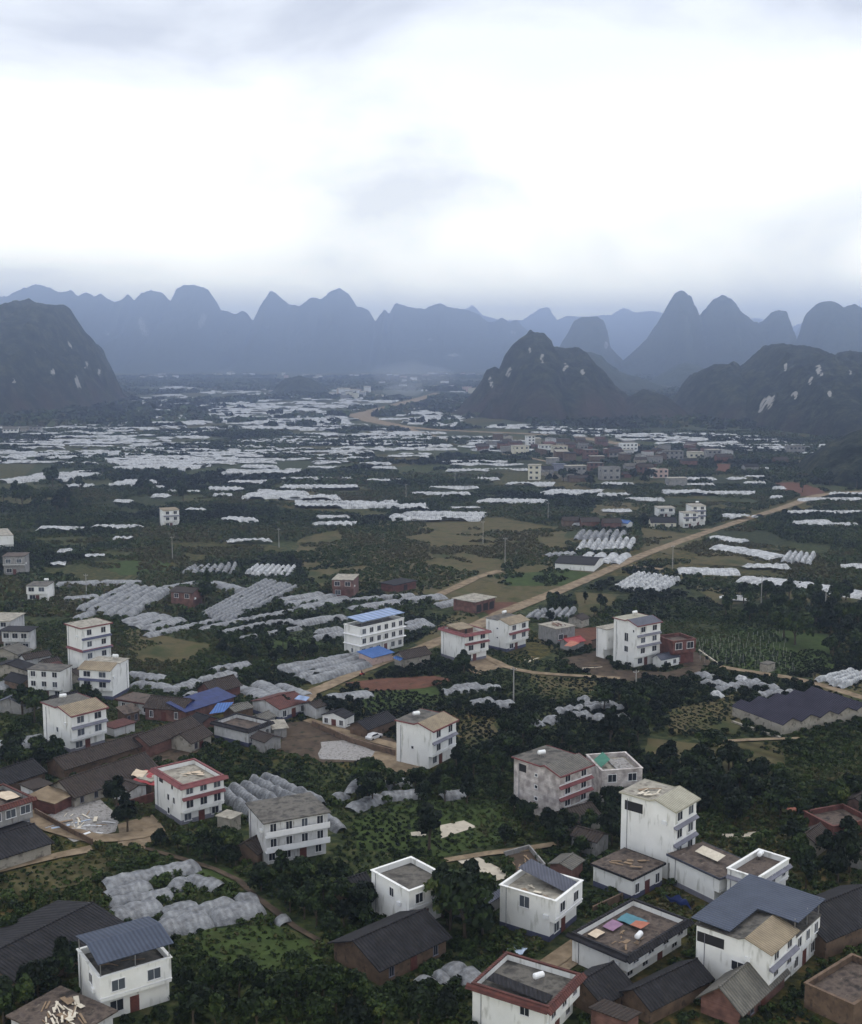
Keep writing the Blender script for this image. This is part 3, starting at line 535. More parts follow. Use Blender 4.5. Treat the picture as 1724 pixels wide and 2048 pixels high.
def house_px(N, Lc, Rc, front='R', fit=None, depth=None, width=None, hh=None, **k):
    if fit is None and (depth or width): fit = ('R' if front == 'R' else 'L') if depth else ('L' if front == 'R' else 'R')
    Nn, h, u, v, lu, lv = solve(N, Lc, Rc, fit)
    h = hh or max(h, 2.4)
    if front == 'R': X, Y, w, d = u, v, lu, lv
    else: X, Y, w, d = -v, u, lv, lu
    if depth: d = depth
    if width: w = width
    org = Nn if front == 'R' else Nn + v * w
    ctr = org + X * (w / 2) + Y * (d / 2)
    rz = math.atan2(X.y, X.x)
    k.pop('verbose', 0)
    if VB: print('HOUSE', k.get('label'), 'w %.1f d %.1f h %.1f rz %.0f' % (w, d, h, math.degrees(rz)))
    if not (3 < w < 45 and 2 < d < 40 and 1.8 < h < 20): print('ODD HOUSE', k.get('label'), 'w %.1f d %.1f h %.1f' % (w, d, h))
    return house(ctr, rz, w, d, h, vis=('left' if front == 'R' else 'right'), **k)
def add_window(root, x, y, z, w, h, axis, out, det=2, bars=1, name='window'):
    """axis 'y': window lies in plane y=const facing out(-1/+1) ; axis 'x': plane x=const"""
    f = MB(); p = MB(); t = 0.10
    def bb(mb, a0, a1, z0, z1, o0, o1):
        if axis == 'y':
            ya, yb = y + out * o0, y + out * o1; mb.box(a0, a1, min(ya, yb), max(ya, yb), z0, z1)
        else:
            xa, xb = x + out * o0, x + out * o1; mb.box(min(xa, xb), max(xa, xb), a0, a1, z0, z1)
    c = x if axis == 'y' else y
    a0, a1 = c - w / 2, c + w / 2
    if det == 0:
        bb(p, a0, a1, z, z + h, -0.02, 0.03); return p.build(name, 'window_glass', root)
    bb(f, a0 - t, a0, z, z + h, 0.0, 0.08); bb(f, a1, a1 + t, z, z + h, 0.0, 0.08)
    bb(f, a0 - t, a1 + t, z + h, z + h + t, 0.0, 0.09); bb(f, a0 - t * 1.6, a1 + t * 1.6, z - t, z, 0.0, 0.16)
    if bars:
        for i in range(1, bars + 1):
            q = a0 + w * i / (bars + 1); bb(f, q - .03, q + .03, z, z + h, 0.0, 0.055)
        if bars > 1: bb(f, a0, a1, z + h * .62, z + h * .62 + .05, 0.0, 0.052)
    fo = f.build(name, 'trim_white' if det > 1 else 'trim_grey', root)
    bb(p, a0, a1, z, z + h, -0.02, 0.03); p.build('pane', 'window_pale' if random.random() < .22 else 'window_glass', fo)
    return fo
def add_door(root, x, y, z, w, h, axis, out, mat='door_wood', name='door'):
    p = MB()
    if axis == 'y': p.box(x - w / 2, x + w / 2, min(y, y + out * .06), max(y, y + out * .06), z, z + h)
    else: p.box(min(x, x + out * .06), max(x, x + out * .06), y - w / 2, y + w / 2, z, z + h)
    return p.build(name, mat, root)
def house(ctr, rz, w, d, h, vis='left', fl=3, roof='slope', label=None, short=None, group=None, wall='white_wall', base=None, trim='trim_blue',
          roofcol='roof_concrete', slopecol='tile_tan', bays=2, win=1.7, side=(), over=1.0, skirt=True, det=2, basecol=None, door=True, axis='x',
          rise=None, eave=0.5, canopy=None, plinth=True, rim=None, sd=None, name=None, cat='house', front_win=True, top_open=False, bands=(), gf=True, winh=1.5, hut=None, wmat=None, tank=False, rows=None, openings=()):
    nm = name or ('white_house' if wall in ('white_wall', 'dirty_white') else 'brick_house' if 'brick' in wall else 'farm_shed' if fl == 1 and roof in ('gable', 'mono') else 'village_house')
    root = empty(nm, (ctr.x, ctr.y, 0), rz); tag(root, label, cat, group)
    HOUSES.append((ctr.x, ctr.y, max(w, d) / 2, short or label, root))
    X0, X1, Y0, Y1 = -w / 2, w / 2, -d / 2, d / 2
    c, s = math.cos(rz), math.sin(rz)
    exclude([(ctr.x + x * c - y * s, ctr.y + x * s + y * c) for x, y in ((X0, Y0), (X1, Y0), (X1, Y1), (X0, Y1))], 1.5)
    fh = h / fl; oh = over if fl > 1 and gf else 0.0
    W = MB()
    if oh:
        W.box(X0, X1, Y0 + oh, Y1, -0.3, fh - .12); W.box(X0, X1, Y0, Y1, fh - .119, fh + .02)
        zb = fh + .02
    else: zb = -0.3
    vx, vo = (X0, -1) if vis == 'left' else (X1, 1)
    # ---- walls + roof
    if roof == 'slope':
        sdp = sd or min(3.6, d * .38); rs = rise if rise is not None else 1.1; bk = h + rs * .62
        prof = [(Y0, zb), (Y1, zb), (Y1, bk), (Y0 + sdp + 1.0, bk), (Y0 + sdp, h + rs), (Y0, h)]
        W.prism_x(prof[::-1], X0, X1)
        k = .35
        RB = MB().prism_x([(Y0 + sdp + .06, h + rs + .03), (Y0 + sdp + .06, h + rs + .17), (Y0 + sdp + 1.0, bk + .14), (Y1 + .25, bk + .18), (Y1 + .25, bk + .02), (Y0 + sdp + 1.0, bk + .004)], X0 - .25, X1 + .25)
        rf = RB.build('roof', roofcol, root)
        sl = MB().prism_x([(Y0 - .45, h - .10), (Y0 - .45, h + .06), (Y0 + sdp, h + rs + .22), (Y0 + sdp, h + rs + .03)], X0 - k, X1 + k)
        sl.build('roof_slope', slopecol, root)
        if rim:
            t = MB().prism_x([(Y0 - .62, h - .22), (Y0 - .62, h + .10), (Y0 - .452, h + .10), (Y0 - .452, h - .22)], X0 - k - .1, X1 + k + .1)
            for sx in (X0 - k - .12, X1 + k + .004): t.prism_x([(Y0 - .45, h - .16), (Y0 - .45, h + .10), (Y0 + sdp, h + rs + .27), (Y0 + sdp + 1, bk + .22), (Y1 + .27, bk + .22), (Y1 + .27, bk - .05), (Y0 + sdp + 1, bk - .06), (Y0 + sdp, h + rs - .02)][::-1], sx, sx + .11)
            t.build('roof_trim', rim, root)
        top = bk + .18
    elif roof == 'parapet':
        ph = 0.9; W.box(X0, X1, Y0, Y1, zb, h - ph)
        q = .22; ps = MB().box(X0, X1, Y0, Y0 + q, h - ph, h).box(X0, X1, Y1 - q, Y1, h - ph, h).box(X0, X0 + q, Y0 + q, Y1 - q, h - ph, h).box(X1 - q, X1, Y0 + q, Y1 - q, h - ph, h)
        po = ps.build('parapet', wall, root)
        e2 = .16
        cp = MB()
        for a in ((X0 - e2, X1 + e2, Y0 - e2, Y0 + .3), (X0 - e2, X1 + e2, Y1 - .3, Y1 + e2), (X0 - e2, X0 + .3, Y0 + .3, Y1 - .3), (X1 - .3, X1 + e2, Y0 + .3, Y1 - .3)):
            cp.box(*a, h, h + (.22 if rim else .12))
        if rim:   # tiled skirt round the roof edge
            o = .75
            cp.prism_x([(Y0 - o, h - .45), (Y0 - e2, h + .1), (Y0 - e2, h - .3), (Y0 - o, h - .55)], X0 - o, X1 + o)
            cp.prism_y([(X0 - o, h - .45), (X0 - e2, h + .1), (X0 - e2, h - .3), (X0 - o, h - .55)], Y0 - .2, Y1 + o)
            cp.prism_y([(X1 + o, h - .45), (X1 + e2, h + .1), (X1 + e2, h - .3), (X1 + o, h - .55)], Y0 - .2, Y1 + o)
        cp.build('parapet_cap', rim or wall, root)
        MB().box(X0 + q, X1 - q, Y0 + q, Y1 - q, h - ph, h - ph + .06).build('roof', roofcol, root)
        top = h - ph + .06
    elif roof == 'flat':
        W.box(X0, X1, Y0, Y1, zb, h - .16)
        MB().box(X0 - eave, X1 + eave, Y0 - eave, Y1 + eave, h - .16, h + .06).build('roof', roofcol, root)
        if rim:
            MB().box(X0 - eave - .1, X1 + eave + .1, Y0 - eave - .12, Y0 - eave, h - .25, h + .12).box(X0 - eave - .12, X0 - eave, Y0 - eave, Y1 + eave, h - .25, h + .12).box(X1 + eave, X1 + eave + .12, Y0 - eave, Y1 + eave, h - .25, h + .12).build('roof_trim', rim, root)
        top = h + .06
    elif roof == 'gable':
        if axis == 'x':   # ridge along x
            rs = rise if rise is not None else d * .26; W.prism_x([(Y0, -.3), (Y1, -.3), (Y1, h), (0, h + rs), (Y0, h)][::-1], X0, X1)
            sl = rs / (d / 2); e = eave; t = .16
            MB().prism_x([(Y0 - e, h - sl * e + .02), (0, h + rs + .02), (Y1 + e, h - sl * e + .02), (Y1 + e, h - sl * e + t + .02), (0, h + rs + t + .02), (Y0 - e, h - sl * e + t + .02)], X0 - e, X1 + e).build('roof', roofcol, root)
            MB().box(X0 - e, X1 + e, -.13, .13, h + rs + t - .02, h + rs + t + .15).build('roof_ridge', roofcol if det else roofcol, root)
        else:
            rs = rise if rise is not None else w * .26; W.prism_y([(X0, -.3), (X1, -.3), (X1, h), (0, h + rs), (X0, h)], Y0, Y1)
            sl = rs / (w / 2); e = eave; t = .16
            MB().prism_y([(X0 - e, h - sl * e + .02), (0, h + rs + .02), (X1 + e, h - sl * e + .02), (X1 + e, h - sl * e + t + .02), (0, h + rs + t + .02), (X0 - e, h - sl * e + t + .02)][::-1], Y0 - e, Y1 + e).build('roof', roofcol, root)
            MB().box(-.13, .13, Y0 - e, Y1 + e, h + rs + t - .02, h + rs + t + .15).build('roof_ridge', roofcol, root)
        top = h + rs
    elif roof == 'mono':
        rs = rise if rise is not None else .8
        W.prism_x([(Y0, -.3), (Y1, -.3), (Y1, h + rs), (Y0, h)][::-1], X0, X1)
        e = eave; MB().prism_x([(Y0 - e, h - .02), (Y1 + e, h + rs + .02), (Y1 + e, h + rs + .16), (Y0 - e, h + .12)], X0 - e, X1 + e).build('roof', roofcol, root); top = h + rs
    elif roof == 'multi':
        k = rise or 4; hh2 = 1.3; sw = w / k; W.box(X0, X1, Y0, Y1, -.3, h)
        RB = MB(); prof = []
        for i in range(k): prof += [(X0 + i * sw, h), (X0 + (i + .5) * sw, h + hh2)]
        prof.append((X1, h)); low = [(x, z + .14) for x, z in prof]
        RB.prism_y([(x, z + .01) for x, z in prof] + low[::-1], Y0 - .5, Y1 + .5); RB.build('roof', roofcol, root)
        GB = MB()
        for i in range(k): GB.prism_y([(X0 + i * sw, h), (X0 + (i + .5) * sw, h + hh2), (X0 + (i + 1) * sw, h)][::-1], Y0, Y0 + .2)
        GB.build('gable_wall', wall, root); top = h
    W.build('wall', wall, root)
    if basecol:
        B = MB(); B.box(X0 - .03, X1 + .03, Y0 + oh - .03, Y0 + oh, -.2, .9); B.box(vx + min(0, vo * .03), vx + max(0, vo * .03), Y0 + oh, Y1, -.2, .9); B.build('plinth', basecol, root)
    if det > 1 and fl > 1:    # rain pipes down the visible side and the front corner
        pp = MB(); yb_ = Y1 - d * .12; pp.cyl((vx + vo * .07, yb_, 0), (vx + vo * .07, yb_, h - .1), .05, n=6); pp.build('drain_pipe', 'trim_grey', root)
        if random.random() < .6:
            ya_ = Y0 + d * random.uniform(.15, .3); z_ = fh * (fl - 1) + .3
            MB().box(vx + min(0, vo * .35), vx + max(0, vo * .35), ya_ - .42, ya_ + .42, z_, z_ + .6).build('air_conditioner', 'plastic_white', root)
    # ---- front openings
    n = bays
    xsb = [X0 + w * (i + .5) / n for i in range(n)]
    ww = min(win, w / n * .72)
    if front_win:
        for f_ in range(fl):
            z0 = f_ * fh + fh * .30; wh = min(winh, fh * .52)
            if f_ == 0:
                yy = Y0 + oh
                for i, x in enumerate(xsb):
                    if i == n // 2 and door and n > 1: continue
                    if basecol is None or n > 1: add_window(root, x, yy, fh * .25, ww, min(1.6, fh * .5), 'y', -1, det, 1)
                if door:
                    xd = xsb[n // 2] if n > 1 else 0
                    add_door(root, xd if n > 2 else 0.0 if n == 2 else xd, yy, 0.0, min(1.3, w * .2), min(2.3, fh * .75), 'y', -1)
            else:
                for x in xsb: add_window(root, x, Y0, z0, ww, wh, 'y', -1, det, 1 if det < 2 else 1)
                if skirt and f_ < fl - (0 if roof != 'slope' else 0) and trim and f_ >= 1 and not (f_ == 1 and fl > 2 and False):
                    zz = (f_) * fh
                    if f_ >= 2 or fl == 2 and False:
                        MB().prism_x([(Y0, zz + .30), (Y0 - .62, zz - .12), (Y0 - .62, zz - .26), (Y0, zz - .06)], X0 - .15, X1 + .15).build('eave_band', trim, root)
                    MB().box(X0 - .06, X1 + .06, Y0 - .10, Y0, zz + .32, zz + .50).build('ledge', 'trim_white', root)
        if oh and det > 1:
            pass
    for (t, f_, ww2, hh3, *kk) in side:
        y = Y0 + d * t; z = f_ * fh + fh * .3
        if kk and kk[0] == 'open':
            B = MB(); B.box(vx + min(0, vo * .04), vx + max(0, vo * .04), y - ww2 / 2, y + ww2 / 2, z, z + hh3); B.build('opening', 'dark_opening', root)
        else:
            add_window(root, vx, y, z, ww2, hh3, 'x', vo, det, 1 if ww2 > .9 else 0)
    for (x, z, ww2, hh3) in openings:
        MB().box(x * w / 2 - ww2 / 2, x * w / 2 + ww2 / 2, Y0 - .04, Y0, z, z + hh3).build('opening', 'dark_opening', root)
    for (z, col, hgt) in bands:   # bands round the visible walls
        B = MB(); B.prism_x([(Y0, z + hgt), (Y0 - .5, z), (Y0 - .5, z - .12), (Y0, z)], X0 - .5, X1 + .5)
        if vis == 'left': B.prism_y([(X0, z + hgt), (X0, z), (X0 - .5, z - .12), (X0 - .5, z)], Y0, Y1)
        else: B.prism_y([(X1, z + hgt), (X1 + .5, z), (X1 + .5, z - .12), (X1, z)], Y0, Y1)
        B.build('eave_band', col, root)
    if hut:   # stair hut on the roof: (x0,x1,y0,y1 fractions, height, wall, roof)
        a0, a1, b0, b1, hz_, hwall, hroof = hut
        x0, x1, y0, y1 = X0 + w * a0, X0 + w * a1, Y0 + d * b0, Y0 + d * b1
        so_ = MB().box(x0, x1, y0, y1, top - .01, top + hz_).build('stair_hut', hwall, root)
        MB().prism_x([(y0 - .3, top + hz_ - .15), (y0 - .3, top + hz_ + .0), (y1 + .3, top + hz_ + .55), (y1 + .3, top + hz_ + .0)], x0 - .3, x1 + .3).build('hut_roof', hroof, so_)
        add_door(so_, (x0 + x1) / 2, y0, top, .9, min(1.9, hz_ * .85), 'y', -1, 'dark_opening')
    if canopy:   # (x0,x1,y0,y1 fractions beyond 0..1 = overhang, height, rise, mat, kind)
        a0, a1, b0, b1, hz_, rs, cm, ck = canopy
        x0, x1, y0, y1 = X0 + w * a0, X0 + w * a1, Y0 + d * b0, Y0 + d * b1; z = h + hz_
        if ck == 'mono': MB().prism_x([(y0, z), (y1, z + rs), (y1, z + rs + .1), (y0, z + .1)], x0, x1).build('metal_canopy', cm, root)
        else:
            ym = (y0 + y1) / 2; MB().prism_x([(y0, z), (ym, z + rs), (y1, z), (y1, z + .1), (ym, z + rs + .1), (y0, z + .1)], x0, x1).build('metal_canopy', cm, root)
        for px_ in (max(x0, X0) + .2, (X0 + X1) / 2, min(x1, X1) - .2):
            for py_ in (max(y0, Y0) + .15, min(y1, Y1) - .15):
                MB().cyl((px_, py_, h - .9), (px_, py_, z + (rs * (py_ - y0) / (y1 - y0) if ck == 'mono' else 0.05)), .07, n=6).build('post', 'steel', root)
    if tank: water_tank(Vector((ctr.x + (w * .2) * c - (d * .3) * s, ctr.y + (w * .2) * s + (d * .3) * c, top)), rz, short or label)
    root['_top'] = top
    del root['_top']
    return root, top
def on_house(root, x, y, z):
    m = Matrix.Translation(root.location) @ Matrix.Rotation(root.rotation_euler.z, 4, 'Z'); return m @ Vector((x, y, z))
def water_tank(loc, rz, where):
    t = empty('water_tank', loc, rz); tag(t, 'small white water tank on the roof of the ' + (where or 'house'), 'water tank')
    b = MB().cyl((-.7, 0, 1.0), (.7, 0, 1.0), .42, n=12).cyl((-.82, 0, 1.0), (-.7, 0, 1.0), .25, .42, n=12).cyl((.7, 0, 1.0), (.82, 0, 1.0), .42, .25, n=12); b.build('drum', 'plastic_white', t)
    s_ = MB()
    for x in (-.5, .5):
        for y in (-.3, .3): s_.cyl((x, y, 0), (x, y, .7), .04, n=5)
        s_.box(x - .05, x + .05, -.4, .4, .55, .62)
    s_.build('stand', 'steel', t)
    return t
def drape(name, label, cat, pts, mat, z=0.0, bump=.25, thick=.03, seg=6, lift=None):
    """cloth or sheet over 4 world points, sagging and wrinkled"""
    a, b, c, d = [Vector(p) for p in pts]; o = (a + b + c + d) / 4; V = []; n = seg
    for i in range(n + 1):
        for j in range(n + 1):
            p = a.lerp(b, i / n).lerp(d.lerp(c, i / n), j / n); p.z += bump * noise.noise(p * .8 + Vector((1, 2, 3))) + bump * .5; V.append(tuple(p - o))
    V2 = [(v[0], v[1], v[2] - thick) for v in V]; m_ = (n + 1) ** 2
    Fs = []
    for i in range(n):
        for j in range(n):
            q = i * (n + 1) + j; Fs.append((q, q + n + 1, q + n + 2, q + 1)); Fs.append((m_ + q, m_ + q + 1, m_ + q + n + 2, m_ + q + n + 1))
    mb = MB(); mb.add(V + V2, Fs); ob = mb.build(name, mat, None, o); tag(ob, label, cat); return ob
# ================================================================== THE HOUSES (pixel corners of the photograph turned into ground positions)
H = house_px; VB = False
tower, tt = H((1345, 1622, 1762), (1243, 1592), (1393, 1597), fl=4, label='tall blank-sided white tower house with cream tiled front eave and open roof terrace corner', short='tall white tower house', slopecol='tile_cream', roofcol='roof_light', rim='tile_cream', side=[(.76, 3, 3.6, 1.7, 'open')], win=1.6, trim='trim_grey', verbose=VB)
hB, tB = H((1110, 1803, 1888), (1000, 1775), (1165, 1770), fl=2, roof='parapet', label='white two storey house with slate panel on its roof terrace and dark blue base', short='white house with slate roof panel', basecol='trim_blue', side=[(.55, 1, 1.7, 1.8)], roofcol='roof_light', win=1.5, verbose=VB)
hC, tC = H((818, 1783, 1866), (743, 1748), (898, 1760), fl=2, roof='parapet', label='white flat-roofed house with barred windows behind the dark-roofed mud house', short='white flat-roofed house in the lower centre', roofcol='roof_concrete', side=[(.45, 1, 1.0, 1.4)], win=1.4, verbose=VB)
hD, tD = H((203, 1957, 2052), (155, 1920), (342, 1922), fl=2, roof='parapet', label='white house under a dark blue metal canopy at lower left', short='house with the dark blue metal canopy', canopy=(-.02, 1.04, -.02, 1.0, 2.0, .9, 'metal_blue', 'gable'), side=[(.4, 1, 1.2, 1.4)], rim=None, win=1.8, verbose=VB)
hE, tE = H((367, 1572, 1654), (308, 1528), (447, 1547), fl=3, roof='parapet', rim='trim_red', trim='trim_red', label='white three storey house with red tiled roof rim and red eave band', short='white house with red roof rim', roofcol='roof_light', basecol='trim_grey', side=[(.35, 2, .8, 1.2), (.75, 2, 1.6, 1.5, 'open'), (.5, 1, .8, 1.2), (.3, 1, .7, 1.2), (.5, 0, .8, 1.2)], win=1.4, bays=3, verbose=VB)
hF, tF = H((532, 1645, 1735), (497, 1622), (655, 1628), fl=3, roof='flat', label='grey-white balcony house with a bluish side wall and white balcony bands', short='balcony house with bluish side wall', wall='dirty_white', roofcol='roof_concrete', bays=4, win=1.1, skirt=False, verbose=VB)
hG, tG = H((865, 1462, 1540), (793, 1448), (912, 1442), fl=3, label='white house with tan front eave and red-brown roof edge standing alone by dark trees', short='white house with tan eave above the dark trees', slopecol='tile_tan', rim='trim_red', side=[(.55, 1, .6, .6)], roofcol='roof_concrete', win=1.5, trim='trim_grey', verbose=VB)
hH, tH = H((1118, 1552, 1648), (1028, 1522), (1183, 1530), fl=4, label='unpainted pale block house with bright red roof trim and grey front eave', short='pale block house with red trim', wall='bare_block_wall', slopecol='tile_grey', rim='trim_red', trim='trim_red', side=[(.8, 3, 1.8, 1.5, 'open'), (.5, 2, .7, .6), (.5, 1, .7, .6), (.5, 3, .6, .5)], roofcol='roof_concrete', win=1.5, verbose=VB)
hI, tI = H((1203, 1542, 1608), (1173, 1503), (1285, 1534), fl=2, roof='parapet', label='pale block house with red parapet and debris on its roof beside the red-trimmed house', short='block house with the green roof sheet', wall='bare_block_wall', roofcol='roof_light', rim=None, trim=None, win=1.7, verbose=VB)
hJ, tJ = H((1263, 1757, 1802), (1187, 1735), (1325, 1737), fl=1, roof='flat', label='low white one storey house with dark stained flat roof below the tower house', short='low white house below the tower', roofcol='roof_rusty', basecol='trim_blue', rim='tile_dark', bays=3, win=1.0, eave=.35, verbose=VB)
hK, tK = H((1437, 1758, 1815), (1340, 1712), (1475, 1752), fl=2, roof='flat', width=8, hh=5.2, label='long white blank-sided house with dark rooftop and leaning white panel', short='long white house right of the tower', roofcol='roof_rusty', basecol='trim_grey', bays=1, win=1.3, eave=.4, rim='tile_slate', verbose=VB)
hL, tL = H((1513, 1757, 1838), (1455, 1742), (1578, 1727), fl=2, roof='parapet', label='white house with grey eave band and parapet roof terrace at the far right', short='white terrace house with grey eave band', roofcol='roof_rusty', trim='trim_grey', bands=[(5.4, 'trim_grey', .45)], bays=3, win=1.0, over=.4, verbose=VB)
O_ = P(1540, 1908, 7.2); O_.z = 0; mR = Matrix.Rotation(R_(50), 3, 'Z')
hM, tM = house(O_ + mR @ Vector((4.4, 5.6, 0)), R_(50), 8.8, 11.2, 7.2, fl=3, roof='slope', label='large white house with tan gable eave at the near end of the broad grey-blue canopy', short='large house by the broad canopy', slopecol='tile_tan', side=[(.42, 1, 1.8, 1.3), (.80, 2, 4.2, 1.5, 'open')], bays=2, win=1.4, trim='trim_grey', over=.6)
hM2, _ = house(O_ + mR @ Vector((13.4, 5.6, 0)), R_(50), 9.0, 11.0, 6.2, fl=2, roof='flat', label='white rear wing under a broad grey-blue metal canopy at lower right', short='rear wing under the broad canopy', bays=3, win=1.3, trim=None, over=.4, eave=.15, skirt=False)
cn = MB().prism_x([(-6.0, 8.55), (6.2, 8.95), (6.2, 9.05), (-6.0, 8.65)], -4.9, 5.0).prism_x([(.2, 8.753), (6.2, 8.95), (6.2, 9.05), (.2, 8.853)], -14.0, -4.9)
cn.build('metal_canopy', 'metal_blue', hM2)
for x_, y_ in ((-4.4, -5.3), (0, -5.3), (4.3, -5.3), (-4.4, 5.3), (0, 5.3), (4.3, 5.3), (-13, 5.4), (-9, 5.4)): MB().cyl((x_, y_, 6.2), (x_, y_, 8.8), .08, n=6).build('post', 'steel', hM2)
hN, tN = H((1255, 1914, 1972), (1145, 1868), (1375, 1842), fl=2, roof='parapet', label='wide white two storey house with stained terrace and coloured sheets drying on it', short='white house with coloured sheets on the terrace', roofcol='roof_rusty', rim='tile_dark', bays=4, win=1.3, trim=None, verbose=VB)
hO, tO = H((1095, 2016, 2100), (945, 1978), (1160, 1970), fl=2, roof='parapet', label='white house with rust-red tiled rim round its roof at the bottom edge', short='house with the rust-red tiled rim', roofcol='roof_concrete', rim='tile_red', side=[(.3, 1, 1.3, 1.4)], bays=3, win=1.2, trim=None, verbose=VB)
hP, _ = H((760, 1935, 1972), (668, 1898), (892, 1885), fl=1, roof='gable', axis='x', label='mud-walled farmhouse with a big black tiled gable roof', short='black-roofed mud farmhouse', wall='mud_wall', roofcol='tile_dark', bays=3, win=.8, rise=2.2, eave=.7, det=1, verbose=VB)
hQ, _ = H((1480, 2022, 2056), (1402, 2007), (1570, 1972), fl=1, roof='gable', axis='x', label='old brick farmhouse with brown-grey tiled gable roof below the canopy house', short='old brick farmhouse at the lower right', wall='brick_wall', roofcol='tile_grey', bays=2, win=.8, rise=2.4, eave=.6, det=1, verbose=VB)
hR_, _ = H((1205, 2012, 2040), (1128, 1972), (1262, 1972), fl=1, roof='gable', axis='x', label='dark tiled shed wedged between the rust-rimmed house and the terrace house', short='dark shed between the two lower houses', wall='mud_wall', roofcol='tile_dark', front_win=False, rise=2.0, det=1, verbose=VB)
hS, _ = H((1705, 2010, 2060), (1610, 1978), (1800, 1968), fl=1, roof='parapet', label='low walled terrace with brown roof in the lower right corner', short='brown terrace in the lower right corner', wall='mud_wall', roofcol='roof_rusty', front_win=False, det=1, verbose=VB)
hT, tT = H((130, 2080, 2130), (22, 2022), (225, 2015), fl=1, roof='flat', label='flat roof heaped with pale planks in the lower left corner', short='plank-littered roof in the lower left corner', wall='dirty_white', roofcol='roof_rusty', front_win=False, verbose=VB)
hU, _ = H((45, 1972, 1995), (-90, 1905), (245, 1855), fl=1, roof='gable', axis='x', label='very large black-roofed shed at the left edge above the blue canopy house', short='large black shed at the left edge', wall='mud_wall', roofcol='tile_dark', rise=1.6, eave=1.0, front_win=False, det=1, verbose=VB)
hV, _ = H((1562, 1452, 1470), (1465, 1412), (1745, 1412), fl=1, roof='multi', rise=5, front='R', label='wide low shed with dark purple roof and scalloped front edge', short='wide shed with dark purple roof', wall='old_plaster', roofcol='roof_purple', front_win=False, det=1, verbose=VB)
hW, _ = H((952, 1826, 1846), (902, 1812), (1000, 1800), fl=1, roof='gable', axis='x', label='small shed with slate-blue gable roof between the two white houses', short='slate-blue roofed shed', wall='grey_wall', roofcol='tile_slate', front_win=False, rise=1.6, det=1, verbose=VB)
hX, _ = H((-20, 1622, 1700), (-80, 1600), (64, 1598), fl=2, roof='parapet', label='unpainted grey two storey house with a pale sheet on its roof at the left edge', short='grey house at the left edge', wall='grey_wall', roofcol='roof_rusty', rim='tile_red', bays=3, win=1.9, trim=None, verbose=VB)
hY, _ = H((-20, 1735, 1750), (-90, 1700), (102, 1702), fl=1, roof='gable', axis='x', label='dark-roofed low shed just below the grey house at the left edge', short='low shed below the grey house', wall='old_plaster', roofcol='tile_dark', front_win=False, rise=1.3, det=1, verbose=VB)
hZ, _ = H((146, 1432, 1508), (85, 1403), (212, 1410), fl=3, label='white house with dark red roof edges and a lower roofed balcony wing at left', short='white house with dark red roof edges', slopecol='tile_tan', rim='trim_red', side=[(.5, 1, .8, 1.1), (.5, 0, .8, 1.1)], trim='trim_grey', basecol='trim_grey', sd=5, roofcol='tile_grey', verbose=VB)
hAA, _ = H((122, 1342, 1400), (55, 1338), (131, 1330), front='L', depth=6, fl=3, roof='flat', label='plain white house with six small windows at left', short='plain white house with small windows', bays=3, win=1.3, skirt=False, eave=.25, verbose=VB)
hAB, _ = H((222, 1342, 1402), (158, 1335), (257, 1318), front='L', fl=3, label='white house with bright tan front eave and dark blue eave band at left', short='white house with bright tan eave', slopecol='tile_tan', rim=None, win=1.9, roofcol='roof_light', basecol='trim_blue', tank=True, verbose=VB)
hAC, _ = H((167, 1256, 1350), (133, 1243), (220, 1243), fl=4, roof='flat', label='tallest white tower at left with a red band round its middle', short='white tower with red band', bands=[(6.6, 'trim_red', .5)], roofcol='roof_light', rim='trim_red', win=1.4, trim='trim_blue', verbose=VB)
hAD, _ = H((94, 1172, 1203), (52, 1172), (108, 1163), front='L', fl=2, roof='flat', label='small white two storey house beside long film-covered rows at left', short='small white house at the far left', win=2.0, roofcol='roof_concrete', eave=.2, skirt=False, tank=True, verbose=VB)
hAE, _ = H((58, 1262, 1305), (3, 1260), (71, 1252), front='L', fl=2, roof='flat', label='grey-white two storey house with dark overhanging roof at the left edge', short='grey-white house with dark roof', wall='dirty_white', bays=3, roofcol='tile_dark', eave=.8, skirt=False, verbose=VB)
hAF, _ = H((20, 1242, 1275), (-30, 1242), (48, 1228), front='L', fl=2, roof='flat', label='pale flat-topped house half hidden at the left edge', short='half hidden pale house', wall='dirty_white', roofcol='roof_light', verbose=VB)
hAG, _ = H((28, 1070, 1097), (-30, 1076), (40, 1066), front='L', fl=3, roof='flat', label='plain white block house cut by the left edge', short='white block at the left edge', bays=2, front_win=False, roofcol='roof_light', eave=.1, verbose=VB)
hAH, _ = H((50, 1112, 1150), (5, 1113), (58, 1106), front='L', fl=2, roof='flat', label='unfinished grey house with open window holes at the left edge', short='unfinished grey house', wall='grey_wall', roofcol='roof_rusty', eave=.3, win=2.0, verbose=VB)
hAI, _ = H((328, 1021, 1056), (319, 1019), (358, 1020), fl=3, roof='flat', label='lone narrow white three storey house among dark orchards', short='lone narrow white house', roofcol='tile_tan', eave=.3, win=1.6, trim='trim_grey', verbose=VB)
hAJ, tAJ = H((721, 1256, 1314), (688, 1244), (808, 1232), fl=3, roof='parapet', label='long white three storey house with light blue panelled roof canopy beside the dirt road', short='long white house with light blue canopy', roofcol='roof_concrete', canopy=(.03, 1.02, .0, .95, 1.6, .5, 'panel_light_blue', 'mono'), bays=6, win=1.4, side=[(.5, 0, .8, 1.2)], trim=None, bands=[(6.2, 'trim_white', .2), (3.3, 'trim_white', .2)], over=0.3, verbose=VB)
